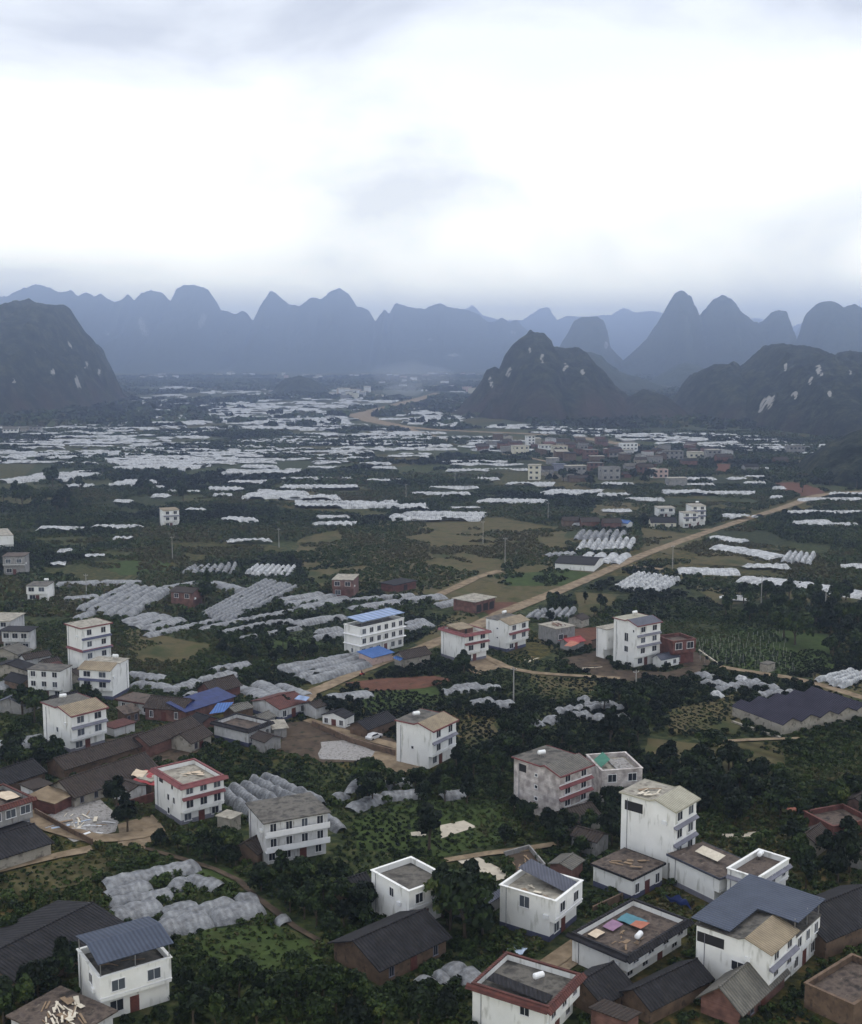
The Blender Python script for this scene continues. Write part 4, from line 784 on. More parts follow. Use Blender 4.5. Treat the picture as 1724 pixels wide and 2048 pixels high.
hAK, _ = H((930, 1270, 1328), (882, 1252), (977, 1258), fl=3, roof='parapet', rim='trim_red', label='white house with red roof rim, tan stair hut and a round tree at its foot', short='white house with tan stair hut', roofcol='roof_light', hut=(.1, .7, .35, .8, 1.6, 'brick_wall', 'tile_tan'), trim='trim_red', basecol='trim_grey', tank=True, verbose=VB)
hAL, _ = H((1018, 1250, 1305), (972, 1238), (1057, 1237), fl=3, label='white house with brown-tan eave just behind the red-rimmed one', short='white house with brown-tan eave', slopecol='tile_tan', side=[(.5, 1, .6, .4), (.5, 2, .6, .4)], basecol='trim_blue', rim=None, trim='trim_red', tank=True, verbose=VB)
hAM, _ = H((1112, 1258, 1288), (1077, 1247), (1150, 1250), fl=1, roof='flat', label='unfinished grey block house with stacked red bricks on its roof', short='block house stacked with red bricks', wall='grey_wall', roofcol='roof_light', front_win=True, winh=1.8, eave=.2, verbose=VB)
hAN, _ = H((1273, 1252, 1336), (1228, 1240), (1321, 1243), fl=4, label='tall white house with slate front eave, balconies and a lower side wing', short='tall white house with slate eave', slopecol='tile_slate', rim='trim_red', side=[(.45, 2, 1.4, 2.4), (.45, 1, 1.4, 1.6), (.15, 3, .5, .7)], roofcol='tile_cream', trim='trim_grey', tank=True, verbose=VB)
house(hAN.matrix_basis @ Vector((0, 0, 0)) + Matrix.Rotation(hAN.rotation_euler.z, 3, 'Z') @ Vector((-1.0, 9.4, 0)), hAN.rotation_euler.z, 8, 4.2, 9.0, fl=3, roof='flat', label='lower white rear wing with pale roof attached behind the tall slate-eaved house', short='lower white rear wing', front_win=False, roofcol='roof_light', eave=.2)
hAO, _ = H((1345, 1283, 1332), (1315, 1255), (1392, 1266), fl=2, roof='parapet', label='raw red brick house without windows frames next to the tall white house', short='raw red brick house', wall='red_brick_wall', roofcol='roof_rusty', trim=None, win=2.2, winh=1.9, verbose=VB)
hAP, _ = H((1322, 1322, 1336), (1306, 1318), (1358, 1316), fl=1, roof='gable', axis='x', label='small white shed with slate roof in front of the red brick house', short='small white shed with slate roof', roofcol='tile_slate', rise=1.0, bays=2, win=1.0, door=False, eave=.3, verbose=VB)
hAQ, tAQ = H((950, 1204, 1228), (907, 1194), (990, 1191), fl=1, roof='flat', label='unfinished flat-roofed brick building with open bays beside the dirt road', short='flat-roofed brick building by the road', wall='brick_wall', roofcol='roof_light', front_win=False, eave=.5, openings=[(-.62, .3, 2.6, 2.6), (0.05, .3, 2.6, 2.6), (.66, .3, 2.4, 2.6)], verbose=VB)
hAR, _ = H((706, 1160, 1195), (664, 1160), (717, 1154), front='L', fl=2, roof='flat', label='narrow brick house with pale roof slab at the edge of the brown meadow', short='narrow brick house by the meadow', wall='brick_wall', roofcol='roof_light', win=1.9, eave=.2, trim=None, skirt=False, verbose=VB)
hAS, _ = H((790, 1170, 1186), (762, 1168), (832, 1164), fl=1, roof='flat', label='ruined dark brick shed overgrown by shrubs beside the meadow', short='ruined dark brick shed', wall='red_brick_wall', roofcol='tile_dark', front_win=False, openings=[(0, .3, 2, 2)], verbose=VB)
hAT, _ = H((385, 1186, 1218), (342, 1183), (405, 1178), front='L', fl=2, roof='gable', axis='x', label='brown brick house between film rows and dark trees', short='brown brick house among film rows', wall='brick_wall', roofcol='tile_brown', rise=1.0, win=1.6, trim=None, verbose=VB)
hAU, _ = H((1188, 1131, 1143), (1110, 1128), (1207, 1123), front='L', fl=1, roof='gable', axis='x', label='long low white barn with dark roof beside the dirt road', short='long low white barn', roofcol='tile_dark', rise=1.3, front_win=False, eave=.3, verbose=VB)
hAV, _ = H((1316, 1016, 1036), (1309, 1013), (1350, 1016), fl=2, roof='flat', label='white two storey house with dark windows left of the arched-window house', short='white house left of the arched one', roofcol='roof_light', eave=.3, win=2.0, verbose=VB)
hAW, _ = H((1367, 1026, 1056), (1358, 1020), (1396, 1024), fl=3, roof='flat', label='front block of the large white house beside the dirt road bend', short='large white house by the road bend', roofcol='roof_light', eave=.2, win=1.6, bays=2, verbose=VB)
hAX, _ = H((1382, 1012, 1052), (1372, 1008), (1412, 1012), fl=4, roof='flat', label='taller rear block of the large white house beside the road bend', short='taller rear white block', roofcol='roof_light', eave=.2, win=1.6, tank=True, verbose=VB)
hAY, _ = H((1352, 1045, 1057), (1303, 1045), (1362, 1040), front='L', depth=8, fl=1, roof='gable', axis='x', label='low cream farmhouse with dark gable roof in front of white houses', short='low cream farmhouse', wall='cream_wall', roofcol='tile_dark', rise=2.0, bays=3, win=.9, verbose=VB)
hAZ, _ = H((1255, 1050, 1056), (1240, 1048), (1258, 1045), front='L', fl=1, roof='gable', axis='x', label='tiny white hut with bright blue roof', short='tiny hut with blue roof', roofcol='metal_bright_blue', rise=1.0, front_win=False, width=5, depth=4, verbose=VB)
# old quarter by the road
H((302, 1408, 1432), (236, 1400), (332, 1398), fl=1, roof='flat', front='L', label='low rusty-roofed house with white front in the old quarter at left', short='low rusty-roofed house', wall='dirty_white', roofcol='roof_rusty', bays=3, win=1.0, eave=.5, rim='tile_red')
H((365, 1420, 1445), (290, 1410), (392, 1395), fl=1, roof='gable', front='L', axis='x', label='brick shed with brown tiles in the middle of the old quarter', short='brick shed in the old quarter', wall='brick_wall', roofcol='tile_brown', bays=3, win=.8, rise=1.6)
H((372, 1436, 1448), (355, 1430), (468, 1405), depth=6, hh=3, fl=1, roof='mono', label='blue sheet-roofed workshop in the old quarter', short='blue-roofed workshop', wall='brick_wall', roofcol='tarp_blue', front_win=False, rise=1.2, eave=.5)
H((425, 1385, 1405), (395, 1375), (480, 1368), fl=1, roof='gable', label='red-brown gabled roof at the back of the old quarter', short='red-brown gabled house', wall='red_brick_wall', roofcol='tile_brown', front_win=False, rise=2)
H((497, 1460, 1494), (428, 1446), (541, 1446), fl=1, roof='parapet', label='low white house with dark cluttered terrace and a red door awning', short='low white house with cluttered terrace', wall='dirty_white', roofcol='roof_rusty', rim='tile_dark', bays=3, win=1.0, basecol='trim_blue')
H((548, 1458, 1478), (540, 1450), (573, 1456), fl=1, roof='mono', label='small dark shed with pale sheet roof beside the cluttered white house', short='small shed with pale sheet roof', wall='grey_wall', roofcol='roof_light', front_win=False, rise=.5)
H((560, 1418, 1442), (505, 1400), (614, 1400), fl=1, roof='gable', label='white-fronted house with rust-red tiled roof at the road end', short='rust-red roofed house at the road end', wall='dirty_white', roofcol='tile_red', bays=3, win=1.1, rise=1.3, basecol='trim_blue')
H((690, 1440, 1457), (645, 1428), (708, 1425), fl=1, roof='gable', front='L', axis='y', label='small white shed with a butterfly-shaped dark roof beside the lane', short='small white shed by the lane', roofcol='tile_dark', rise=.9, bays=3, win=1.0, eave=.2)
H((735, 1460, 1478), (716, 1448), (790, 1440), depth=5.5, fl=1, roof='gable', label='mud shed with dark tiles beside the lane', short='mud shed by the lane', wall='mud_wall', roofcol='tile_dark', front_win=False, rise=1.2, det=1)
H((810, 1312, 1336), (798, 1306), (860, 1302), depth=5, hh=2.8, fl=1, roof='gable', label='small mud hut with grey tiled roof under the dirt road', short='small mud hut under the road', wall='old_plaster', roofcol='tile_brown', front_win=False, rise=1.4, det=1)
H((382, 1486, 1506), (342, 1478), (422, 1468), fl=1, roof='gable', label='pale plastered farmhouse with dark brown tiles in the old quarter', short='pale plastered farmhouse', wall='old_plaster', roofcol='tile_brown', bays=2, win=.8, rise=1.6, det=1)
H((300, 1490, 1515), (282, 1478), (400, 1452), depth=6.5, fl=1, roof='gable', label='long brown-roofed brick row behind the plastered farmhouse', short='brown-roofed brick row', wall='brick_wall', roofcol='tile_brown', front_win=False, rise=1.6, det=1)
H((150, 1592, 1615), (98, 1568), (312, 1532), fl=1, roof='gable', label='long farmhouse with black tiled roof left of the red-rimmed white house', short='long black-tiled farmhouse', wall='old_plaster', roofcol='tile_brown', bays=6, win=.7, rise=2.2, eave=.7, det=1)
H((130, 1545, 1560), (95, 1530), (300, 1490), fl=1, roof='gable', label='long low brown-roofed building behind the black-tiled farmhouse', short='long low brown-roofed building', wall='mud_wall', roofcol='tile_brown', front_win=False, rise=1.6, eave=.5, det=1)
H((10, 1578, 1592), (-40, 1560), (90, 1552), fl=1, roof='gable', label='dark gabled shed at the left edge above the grey house', short='dark gabled shed above the grey house', wall='mud_wall', roofcol='tile_dark', front_win=False, rise=1.6, det=1)
H((110, 1612, 1630), (60, 1600), (145, 1590), fl=1, roof='mono', label='brick yard shed with a tan sheet roof beside the grey house', short='brick yard shed', wall='red_brick_wall', roofcol='soil_tan', front_win=False, rise=.5, det=1)
H((50, 1412, 1430), (-10, 1402), (80, 1392), fl=1, roof='gable', label='grey gabled shed left of the plain white house', short='grey gabled shed', wall='grey_wall', roofcol='tile_slate', front_win=False, rise=1.6, det=1)
H((60, 1345, 1360), (-30, 1325), (80, 1318), fl=1, roof='gable', label='dark low shed below the overhanging-roof house', short='dark low shed at left', wall='old_plaster', roofcol='tile_dark', front_win=False, rise=1.6, det=1)
H((36, 1310, 1325), (-20, 1298), (62, 1292), fl=1, roof='gable', label='old grey-tiled shed below the grey-white house at the left edge', short='old grey-tiled shed', wall='old_plaster', roofcol='tile_grey', front_win=False, rise=1.4, det=1)
H((160, 1352, 1372), (128, 1342), (182, 1338), fl=1, roof='gable', label='brown-roofed shed squeezed between white houses at left', short='shed squeezed between white houses', wall='old_plaster', roofcol='tile_brown', front_win=False, rise=1.2, det=1)
H((515, 1712, 1732), (470, 1700), (548, 1692), fl=1, roof='gable', label='small mud shed with brown roof against the balcony house', short='mud shed against the balcony house', wall='mud_wall', roofcol='tile_brown', front_win=False, rise=1.4, det=1)
H((462, 1648, 1668), (440, 1636), (480, 1638), depth=3.2, width=3, hh=3, fl=1, roof='flat', label='small plastered outhouse with pale slab right of the red-rimmed house', short='small plastered outhouse', wall='old_plaster', roofcol='roof_light', front_win=False, eave=.3, det=1)
H((700, 1800, 1815), (690, 1780), (745, 1785), depth=5, fl=1, roof='gable', label='dark roofed mud shed left of the central flat-roofed house', short='mud shed left of the flat-roofed house', wall='mud_wall', roofcol='tile_dark', front_win=False, rise=1.2, det=1)
H((1665, 1655, 1682), (1628, 1638), (1745, 1640), depth=8, hh=2.8, fl=1, roof='parapet', label='roofless red brick building under construction at the right edge', short='roofless red brick building', wall='red_brick_wall', roofcol='roof_rusty', front_win=False, det=1)
H((1145, 1655, 1672), (1120, 1645), (1200, 1640), depth=6, fl=1, roof='gable', label='old stone shed with brown tiles behind the tower house', short='old stone shed behind the tower', wall='old_plaster', roofcol='tile_brown', front_win=False, rise=1.6, det=1)
H((1650, 1900, 1920), (1640, 1870), (1790, 1840), depth=10, hh=3.2, fl=1, roof='gable', label='large dark farm building with an earth wall at the right edge', short='dark farm building at the right edge', wall='mud_wall', roofcol='tile_dark', front_win=False, rise=2.2, det=1)
H((1300, 1500+530, 2050), (1240, 2010), (1420, 1985), fl=1, roof='gable', label='dark gabled shed in the bottom lane between white houses', short='dark shed in the bottom lane', wall='mud_wall', roofcol='tile_dark', front_win=False, rise=1.5, det=1)
H((1535, 1338, 1346), (1520, 1332), (1550, 1330), fl=1, roof='flat', label='tiny pump hut beside the staked field', short='tiny pump hut', wall='old_plaster', roofcol='roof_concrete', front_win=False, eave=.15, det=1)
H((1138, 1290, 1302), (1120, 1284), (1168, 1284), fl=1, roof='gable', label='low hut patched with red and blue sheets below the brick-stacked house', short='hut patched with coloured sheets', wall='grey_wall', roofcol='tarp_red', front_win=False, rise=.8, det=1)
H((745, 1320, 1332), (718, 1302), (785, 1298), fl=1, roof='mono', label='lean-to with bright blue metal roof against the long white house', short='blue lean-to of the long white house', wall='pink_wall', roofcol='metal_bright_blue', front_win=False, rise=.8, det=1)
# small broken sheds filling the old quarters
rq = random.Random(9); SHED = {}
def shanty(poly, n, where, rz0=50, big=False):
    W = [P(*q) for q in poly]; x0 = min(q.x for q in W); x1 = max(q.x for q in W); y0 = min(q.y for q in W); y1 = max(q.y for q in W); k = t = 0
    while k < n and t < 3000:
        t += 1; x = rq.uniform(x0, x1); y = rq.uniform(y0, y1); c = False
        for i in range(len(W)):
            a, b = W[i], W[(i + 1) % len(W)]
            if (a.y > y) != (b.y > y) and x < (b.x - a.x) * (y - a.y) / (b.y - a.y) + a.x: c = not c
        w, d = (rq.uniform(7, 12), rq.uniform(6, 8)) if big else (rq.uniform(4, 8), rq.uniform(3, 5)); rr_ = max(w, d) / 2
        if not c or any(is_excl(x + dx * rr_, y + dy * rr_) for dx in (-1, 0, 1) for dy in (-1, 0, 1)): continue
        rf = rq.choice(['gable', 'gable', 'gable', 'mono', 'flat']); rc = rq.choice(['tile_brown', 'tile_brown', 'tile_dark', 'tile_grey', 'roof_rusty', 'tile_red', 'roof_light'] if rf != 'gable' else ['tile_brown', 'tile_brown', 'tile_dark', 'tile_dark', 'tile_grey'])
        ro, _ = house(Vector((x, y, 0)), R_(rz0 + rq.choice([0, 0, 90]) + rq.uniform(-8, 8)), w, d, rq.uniform(3.5, 7.5) if big else rq.uniform(2.2, 3.0), fl=1, roof=rf, roofcol=rc, wall=rq.choice(['mud_wall', 'old_plaster', 'brick_wall', 'grey_wall', 'dirty_white']), short='small shed ' + where, rise=rq.uniform(.5, 1.3), eave=.35, det=1, front_win=rq.random() < .4, bays=2, win=.7, door=False, cat='shed', name='small_shed')
        SHED.setdefault('small patched shed ' + where, []).append(ro); k += 1
shanty([(225, 1440), (440, 1425), (640, 1400), (640, 1450), (560, 1500), (420, 1500), (240, 1490)], 16, 'in the old quarter')
shanty([(0, 1550), (90, 1540), (330, 1560), (320, 1620), (140, 1640), (0, 1640)], 9, 'by the black-tiled farmhouse')
shanty([(0, 1280), (60, 1290), (140, 1345), (150, 1420), (60, 1430), (0, 1420)], 7, 'between the white houses at left')
shanty([(640, 1440), (800, 1450), (800, 1500), (700, 1500)], 3, 'along the lane')
shanty([(1120, 1900), (1420, 2040), (1200, 2070), (1120, 2000)], 3, 'in the bottom lane'); shanty([(1560, 1960), (1724, 1900), (1724, 2040), (1600, 2040)], 4, 'in the lower right corner')
shanty([(1000, 1700), (1180, 1690), (1180, 1760), (1090, 1760)], 2, 'above the slate-panel house'); shanty([(1150, 1250), (1220, 1260), (1210, 1300), (1140, 1310)], 2, 'left of the tall slate-eaved house'); shanty([(1600, 1640), (1724, 1620), (1724, 1740), (1620, 1720)], 3, 'near the roofless brick building')
# ---- far village: (x, ybase, width m, depth m, height m, floors, yaw, wall, roof, roofcol, text)
VIL = [
 (1040, 906, 15, 9, 8, 2, 20, 'cream_wall', 'flat', 'roof_light', 'wide cream two storey house at the left end of the village'),
 (1060, 892, 8, 8, 11, 4, 18, 'white_wall', 'flat', 'roof_light', 'slim white four storey house at the back of the village'),
 (1069, 956, 9, 9, 10.5, 3, -12, 'cream_wall', 'flat', 'roof_light', 'pale yellow cube house standing forward of the village'),
 (1090, 902, 12, 8, 7, 2, 15, 'white_wall', 'flat', 'roof_light', 'white balcony house in the left part of the village'),
 (1118, 906, 14, 9, 8, 2, 15, 'cream_wall', 'flat', 'tile_tan', 'cream house with tan roof in the left part of the village'),
 (1105, 925, 10, 8, 5, 1, 10, 'grey_wall', 'flat', 'roof_light', 'grey hut with white roof slab in the village'),
 (1118, 938, 10, 8, 5, 1, 12, 'blue_grey_wall', 'flat', 'metal_blue', 'bluish shed with metal roof in the village'),
 (1150, 950, 16, 9, 8, 2, 10, 'grey_wall', 'flat', 'roof_light', 'unpainted grey block building at the village front'),
 (1148, 961, 8, 6, 3, 1, 14, 'mud_wall', 'gable', 'tile_brown', 'low brown gabled hut at the village front'),
 (1172, 960, 8, 6, 3, 1, -20, 'mud_wall', 'gable', 'tile_brown', 'low mud hut beside the brown gabled one'),
 (1180, 918, 12, 9, 9, 3, 12, 'brick_wall', 'flat', 'roof_concrete', 'tall brick house in the middle of the village'),
 (1165, 905, 8, 8, 8, 2, 12, 'grey_wall', 'flat', 'roof_concrete', 'grey house behind the tall brick house'),
 (1190, 938, 12, 8, 6, 2, 8, 'brick_wall', 'flat', 'roof_concrete', 'lower brick house in the middle of the village'),
 (1218, 956, 15, 9, 9, 2, 14, 'grey_wall', 'parapet', 'roof_concrete', 'large grey house with a white attic at the village front'),
 (1232, 916, 12, 8, 6, 2, -15, 'grey_wall', 'gable', 'tile_brown', 'grey gabled house near the white hotel-like house'),
 (1256, 905, 16, 9, 9.5, 3, 16, 'white_wall', 'parapet', 'roof_light', 'bright white three storey house with two rows of dark windows'),
 (1246, 920, 5, 5, 7, 2, 16, 'white_wall', 'flat', 'roof_light', 'narrow white stair tower in front of the bright white house'),
 (1280, 928, 10, 7, 5, 1, 5, 'old_plaster', 'gable', 'tile_brown', 'brown gabled house right of the bright white house'),
 (1288, 946, 12, 8, 6, 2, 10, 'brick_wall', 'gable', 'tile_brown', 'red-brown gabled house in the right part of the village'),
 (1318, 952, 12, 8, 6, 2, 12, 'pink_wall', 'parapet', 'roof_light', 'pinkish white two storey house at the right front of the village'),
 (1308, 952, 5, 7, 6.5, 2, 12, 'white_wall', 'flat', 'roof_light', 'slim white house joined to the pinkish one'),
 (1352, 970, 14, 8, 6, 1, 8, 'grey_wall', 'flat', 'roof_light', 'grey pump building right of the village'),
 (1345, 915, 18, 8, 7, 2, 10, 'grey_wall', 'flat', 'roof_concrete', 'long grey building at the right end of the village'),
 (1390, 912, 14, 8, 5, 1, 6, 'cream_wall', 'flat', 'roof_light', 'low cream hall at the right end of the village'),
 (1425, 915, 13, 9, 8, 2, 10, 'grey_wall', 'flat', 'roof_light', 'grey two storey house beside the low cream hall'),
 (1442, 922, 10, 8, 5, 1, 8, 'brick_wall', 'gable', 'tile_brown', 'low brick house at the right end of the village'),
 (1205, 890, 10, 7, 5, 1, 5, 'brick_wall', 'gable', 'tile_brown', 'brown-roofed house at the back edge of the village'),
 (1140, 896, 10, 7, 5, 1, 5, 'brick_wall', 'gable', 'tile_brown', 'red-brown house behind the cream houses'),
 (1160, 884, 10, 7, 4, 1, 9, 'mud_wall', 'gable', 'tile_brown', 'small mud house at the rear of the village'),
 (985, 890, 12, 8, 5, 1, 14, 'grey_wall', 'flat', 'roof_concrete', 'grey shed left of the village'),
 (965, 898, 12, 8, 4, 1, 10, 'brick_wall', 'gable', 'tile_brown', 'brown gabled shed left of the village'),
 (1012, 892, 10, 8, 6, 2, 14, 'grey_wall', 'gable', 'tile_brown', 'grey gabled house at the left end of the village'),
 (1135, 970-12, 9, 6, 3, 1, -10, 'old_plaster', 'gable', 'tile_grey', 'low plastered hut near the village front'),
 (1260, 940, 10, 7, 4.5, 1, 12, 'grey_wall', 'gable', 'tile_grey', 'grey hut between the two village streets'),
 (1095, 945, 9, 7, 4, 1, 5, 'grey_wall', 'gable', 'tile_dark', 'dark gabled hut behind the pale yellow cube house'),
 (1590, 905, 16, 9, 7, 2, 10, 'grey_wall', 'flat', 'roof_concrete', 'grey building at the foot of the right-hand hill'),
 (1615, 932, 12, 8, 5, 1, 8, 'old_plaster', 'flat', 'roof_light', 'low pale house below the right-hand hill'),
 (1560, 925, 12, 7, 4, 1, 8, 'mud_wall', 'gable', 'tile_brown', 'brown hut below the right-hand hill'),
 (1500, 940, 12, 7, 4, 1, 12, 'grey_wall', 'gable', 'tile_dark', 'dark roofed shed among fields right of the village'),
 (1178, 1050, 10, 7, 3, 1, 8, 'brick_wall', 'gable', 'tile_brown', 'low brick shed left of the blue-roofed hut'),
 (1140, 1048, 9, 6, 3, 1, 8, 'mud_wall', 'gable', 'tile_brown', 'low mud shed at the left end of the roadside hamlet'),
 (1222, 1052, 10, 7, 3, 1, 8, 'brick_wall', 'gable', 'tile_brown', 'brown gabled shed beside the blue-roofed hut'),
 (22, 866, 17, 10, 6, 2, 10, 'white_wall', 'gable', 'tile_grey', 'white house at the foot of the left-hand hill'),
 (72, 862, 14, 9, 6, 2, 5, 'grey_wall', 'flat', 'roof_concrete', 'grey house at the foot of the left-hand hill'),
 (50, 862, 10, 8, 5, 1, 5, 'old_plaster', 'gable', 'tile_grey', 'plastered hut between the two hill-foot houses'),
]
for (x, yb, w, d, h, fl, yaw, wall, rf, rc, txt) in VIL:
    p = P(x, yb + 3)
    house(p, R_(yaw), w * .9, d * .9, h, fl=fl, roof=rf, roofcol=rc, wall=wall, label=txt, short=txt, group='houses of the far village', det=0, bays=max(2, int(w / 4)), win=1.8, skirt=False, over=0, door=False, trim=None, side=[(.4, fl - 1, 1.2, 1.3)] if fl > 1 else (), front_win=(fl > 1 or wall in ('cream_wall',)))
shanty([(1080, 925), (1340, 930), (1340, 960), (1090, 958)], 14, 'at the front of the far village', 12)
shanty([(985, 880), (1180, 885), (1200, 925), (1010, 915)], 20, 'in the left half of the far village', 12, True)
shanty([(1180, 885), (1470, 895), (1460, 935), (1200, 950)], 22, 'in the right half of the far village', 12, True)
for k_, v_ in SHED.items(): ordinals(v_, k_, 'shed', 'small sheds: ' + k_)
# ---- distant houses on the plain: specks, each a thing
FARH = []
def far_house(px, py, w, d, h, yaw, wm, rm):
    p = P(px, py); r = empty('distant_house', (p.x, p.y, 0), R_(yaw))
    tag(r, 'tiny pale distant house in the settlement strip below the far hills', 'house', 'distant houses on the plain')
    k = random.random()
    MB().box(-w / 2, w / 2, -d / 2, d / 2, -.3, h).build('wall', wm, r)
    if k < .5: MB().prism_x([(-d / 2 - .5, h - .1), (0, h + d * .22), (d / 2 + .5, h - .1), (0, h + .02)], -w / 2 - .5, w / 2 + .5).build('roof', rm, r)
    else: MB().box(-w / 2 - .4, w / 2 + .4, -d / 2 - .4, d / 2 + .4, h, h + .4).build('roof', rm, r)
rr = random.Random(5)
for (cx, cy, sx, sy, n) in [(700, 755, 150, 5, 24), (890, 752, 90, 4, 26), (700, 792, 40, 9, 24), (300, 757, 80, 5, 10), (480, 752, 60, 4, 8), (860, 772, 90, 8, 10), (955, 783, 18, 4, 5), (560, 782, 20, 4, 4)]:
    for i in range(n):
        px = cx + rr.gauss(0, .5) * sx; py = cy + rr.gauss(0, .5) * sy; py = max(748, py)
        far_house(px, py, rr.uniform(10, 24), rr.uniform(8, 12), rr.choice([4, 6, 9, 11]), rr.uniform(-25, 25), rr.choice(['white_wall', 'white_wall', 'cream_wall', 'dirty_white', 'grey_wall', 'pink_wall']), rr.choice(['roof_light', 'tile_grey', 'tile_brown', 'roof_light']))
# ================================================================== PLASTIC FILM OVER THE ORCHARDS
def film_row(p0, p1, width, height, label, group, mat='film', lump=.16, seed=0, per=3.0, sharp=1.0):
    p0 = Vector((p0[0], p0[1], 0)); p1 = Vector((p1[0], p1[1], 0)); d = p1 - p0; Ln = d.length; d.normalize(); n = max(4, int(Ln / .8)); m = 9
    V = []; ph = seed * 1.7
    for i in range(n + 1):
        s = i / n * Ln; e = min(1, (min(s, Ln - s) + .25) / 1.3); e = e ** .5
        k = .5 + .5 * math.cos(2 * math.pi * s / per + ph)
        q = Vector((s * .3, seed * 5.1, 0)); hN = noise.noise(q * 1.3); wN = noise.noise(q + Vector((0, 0, 7))); cN = noise.noise(q * .5 + Vector((0, 4, 0)))
        h = height * .88 * e * (1 - lump + lump * k + .18 * hN); w = width * (.85 + .15 * e) * (1 + .16 * wN) / 2; off = cN * width * .12
        for j in range(m):
            t = j / (m - 1) * 2 - 1; a = abs(t)
            z = h * (1 - a ** (1.3 + .9 / sharp)) ** (.8) if a < 1 else 0
            V.append((s - Ln / 2, t * w + off + .12 * noise.noise(Vector((s * .9, t * 2, seed))), z + .10 * noise.noise(Vector((s * 1.4, t * 3, seed + 3))) - (.15 if a == 1 else 0)))
    V = np.array(V); idx = np.arange((n + 1) * m).reshape(n + 1, m)
    Fc = np.stack([idx[:-1, :-1].ravel(), idx[1:, :-1].ravel(), idx[1:, 1:].ravel(), idx[:-1, 1:].ravel()], axis=1)
    me = np_mesh('plastic_film_row', V, Fc, mat, smooth=True); c = (p0 + p1) / 2; rz = math.atan2(d.y, d.x)
    o = link('plastic_film_row', me, None, (c.x, c.y, 0), rz); FROWS.setdefault(label, []).append(o)
    nr = Vector((-d.y, d.x, 0)) * width / 2; exclude([p0 + nr, p1 + nr, p1 - nr, p0 - nr]); return o
NROW = [0]; FROWS = {}
def parcel(q, n, h, where, mat='film', lump=.14, gap=.95, per=3.0, sharp=1.0):
    c = [P(*p) for p in q]; lab = where
    for i in range(n):
        t = (i + .5) / n; a = c[0].lerp(c[3], t); b = c[1].lerp(c[2], t)
        wd = ((c[3] - c[0]).cross((c[1] - c[0]).normalized()).length + (c[2] - c[1]).cross((c[1] - c[0]).normalized()).length) / 2 / n
        wd = min(max(wd * gap, 1.8), 9); NROW[0] += 1
        j = random.uniform(-1.2, 1.2); dd = (b - a).normalized() * j
        film_row(a + dd, b + dd * -.6, wd, h * random.uniform(.85, 1.1), where, None, mat, lump, NROW[0] * 1.37, per, sharp)
def row(pl, w, h, where, mat='film', lump=.22):
    for i in range(len(pl) - 1):
        NROW[0] += 1; film_row(P(*pl[i]), P(*pl[i + 1]), w, h * .8, where, None, mat, lump, NROW[0] * 1.37)
parcel([(528, 1556), (662, 1612), (500, 1650), (436, 1592)], 5, 2.6, 'right of the red-rimmed white house', sharp=2)
parcel([(590, 1598), (690, 1655), (672, 1670), (575, 1610)], 1, 2.2, 'behind the balcony house')
row([(670, 1602), (690, 1592)], 4, 2.0, 'left of the dark bushes in the lower centre'); row([(700, 1592), (722, 1562)], 3.5, 2, 'left of the dark bushes in the lower centre')
row([(700, 1622), (760, 1598), (850, 1590)], 4.5, 2.2, 'beside the green plot in the lower centre'); row([(757, 1578), (818, 1567)], 4, 2.4, 'below the tan-eaved house'); row([(882, 1597), (928, 1590)], 4, 2.2, 'above the concrete slab')
row([(208, 1775), (395, 1732)], 5, 2.2, 'above the dark blue canopy house'); row([(212, 1795), (300, 1772)], 4.5, 2.0, 'above the dark blue canopy house'); row([(214, 1812), (345, 1790), (368, 1762), (440, 1778)], 4.0, 2.2, 'above the dark blue canopy house')
row([(225, 1838), (320, 1812)], 6, 2.6, 'above the dark blue canopy house'); row([(325, 1832), (395, 1815)], 4.5, 2.2, 'above the dark blue canopy house'); row([(325, 1850), (470, 1808), (515, 1800)], 4.2, 2.4, 'beside the bending garden path'); row([(310, 1868), (420, 1842), (525, 1818)], 5.5, 2.8, 'beside the bending garden path', 'film')
row([(560, 1838), (575, 1850)], 3, 2, 'right of the bending garden path')
parcel([(545, 1338), (718, 1312), (745, 1335), (620, 1372)], 4, 2.0, 'left of the long white house base', lump=.1, sharp=.6)
row([(258, 1352), (335, 1362)], 5, 2.2, 'right of the tan-eaved house'); row([(262, 1372), (340, 1378)], 5, 2.2, 'right of the tan-eaved house'); row([(335, 1388), (400, 1365), (468, 1350)], 5, 2.4, 'behind the old quarter'); row([(370, 1398), (450, 1380), (468, 1352)], 4.5, 2.4, 'behind the old quarter')
row([(420, 1345), (500, 1330)], 4.5, 2.2, 'behind the old quarter'); row([(455, 1372), (560, 1402)], 6, 1.6, 'behind the blue-roofed workshop'); row([(515, 1368), (575, 1398)], 5, 2, 'behind the blue-roofed workshop'); row([(555, 1372), (615, 1392)], 4.5, 1.8, 'at the road end')
parcel([(150, 1222), (255, 1172), (345, 1184), (262, 1240)], 6, 2.4, 'behind the red-banded white tower', sharp=1.6)
parcel([(235, 1245), (300, 1228), (378, 1244), (300, 1268)], 3, 2, 'right of the red-banded white tower', lump=.15)
parcel([(400, 1232), (530, 1162), (598, 1178), (452, 1252)], 7, 2.4, 'in the middle of the film fields', sharp=1.6)
row([(290, 1275), (400, 1250), (470, 1235)], 4, 2, 'above the brown plot'); row([(400, 1262), (500, 1240), (590, 1224)], 4, 2, 'above the dark orchard'); row([(440, 1270), (530, 1250), (590, 1245)], 4, 2.2, 'above the dark orchard'); row([(480, 1280), (600, 1258)], 3.5, 1.8, 'above the dark orchard')
parcel([(545, 1202), (635, 1190), (705, 1200), (600, 1228)], 3, 2.2, 'below the narrow brick house', lump=.12, sharp=.7)
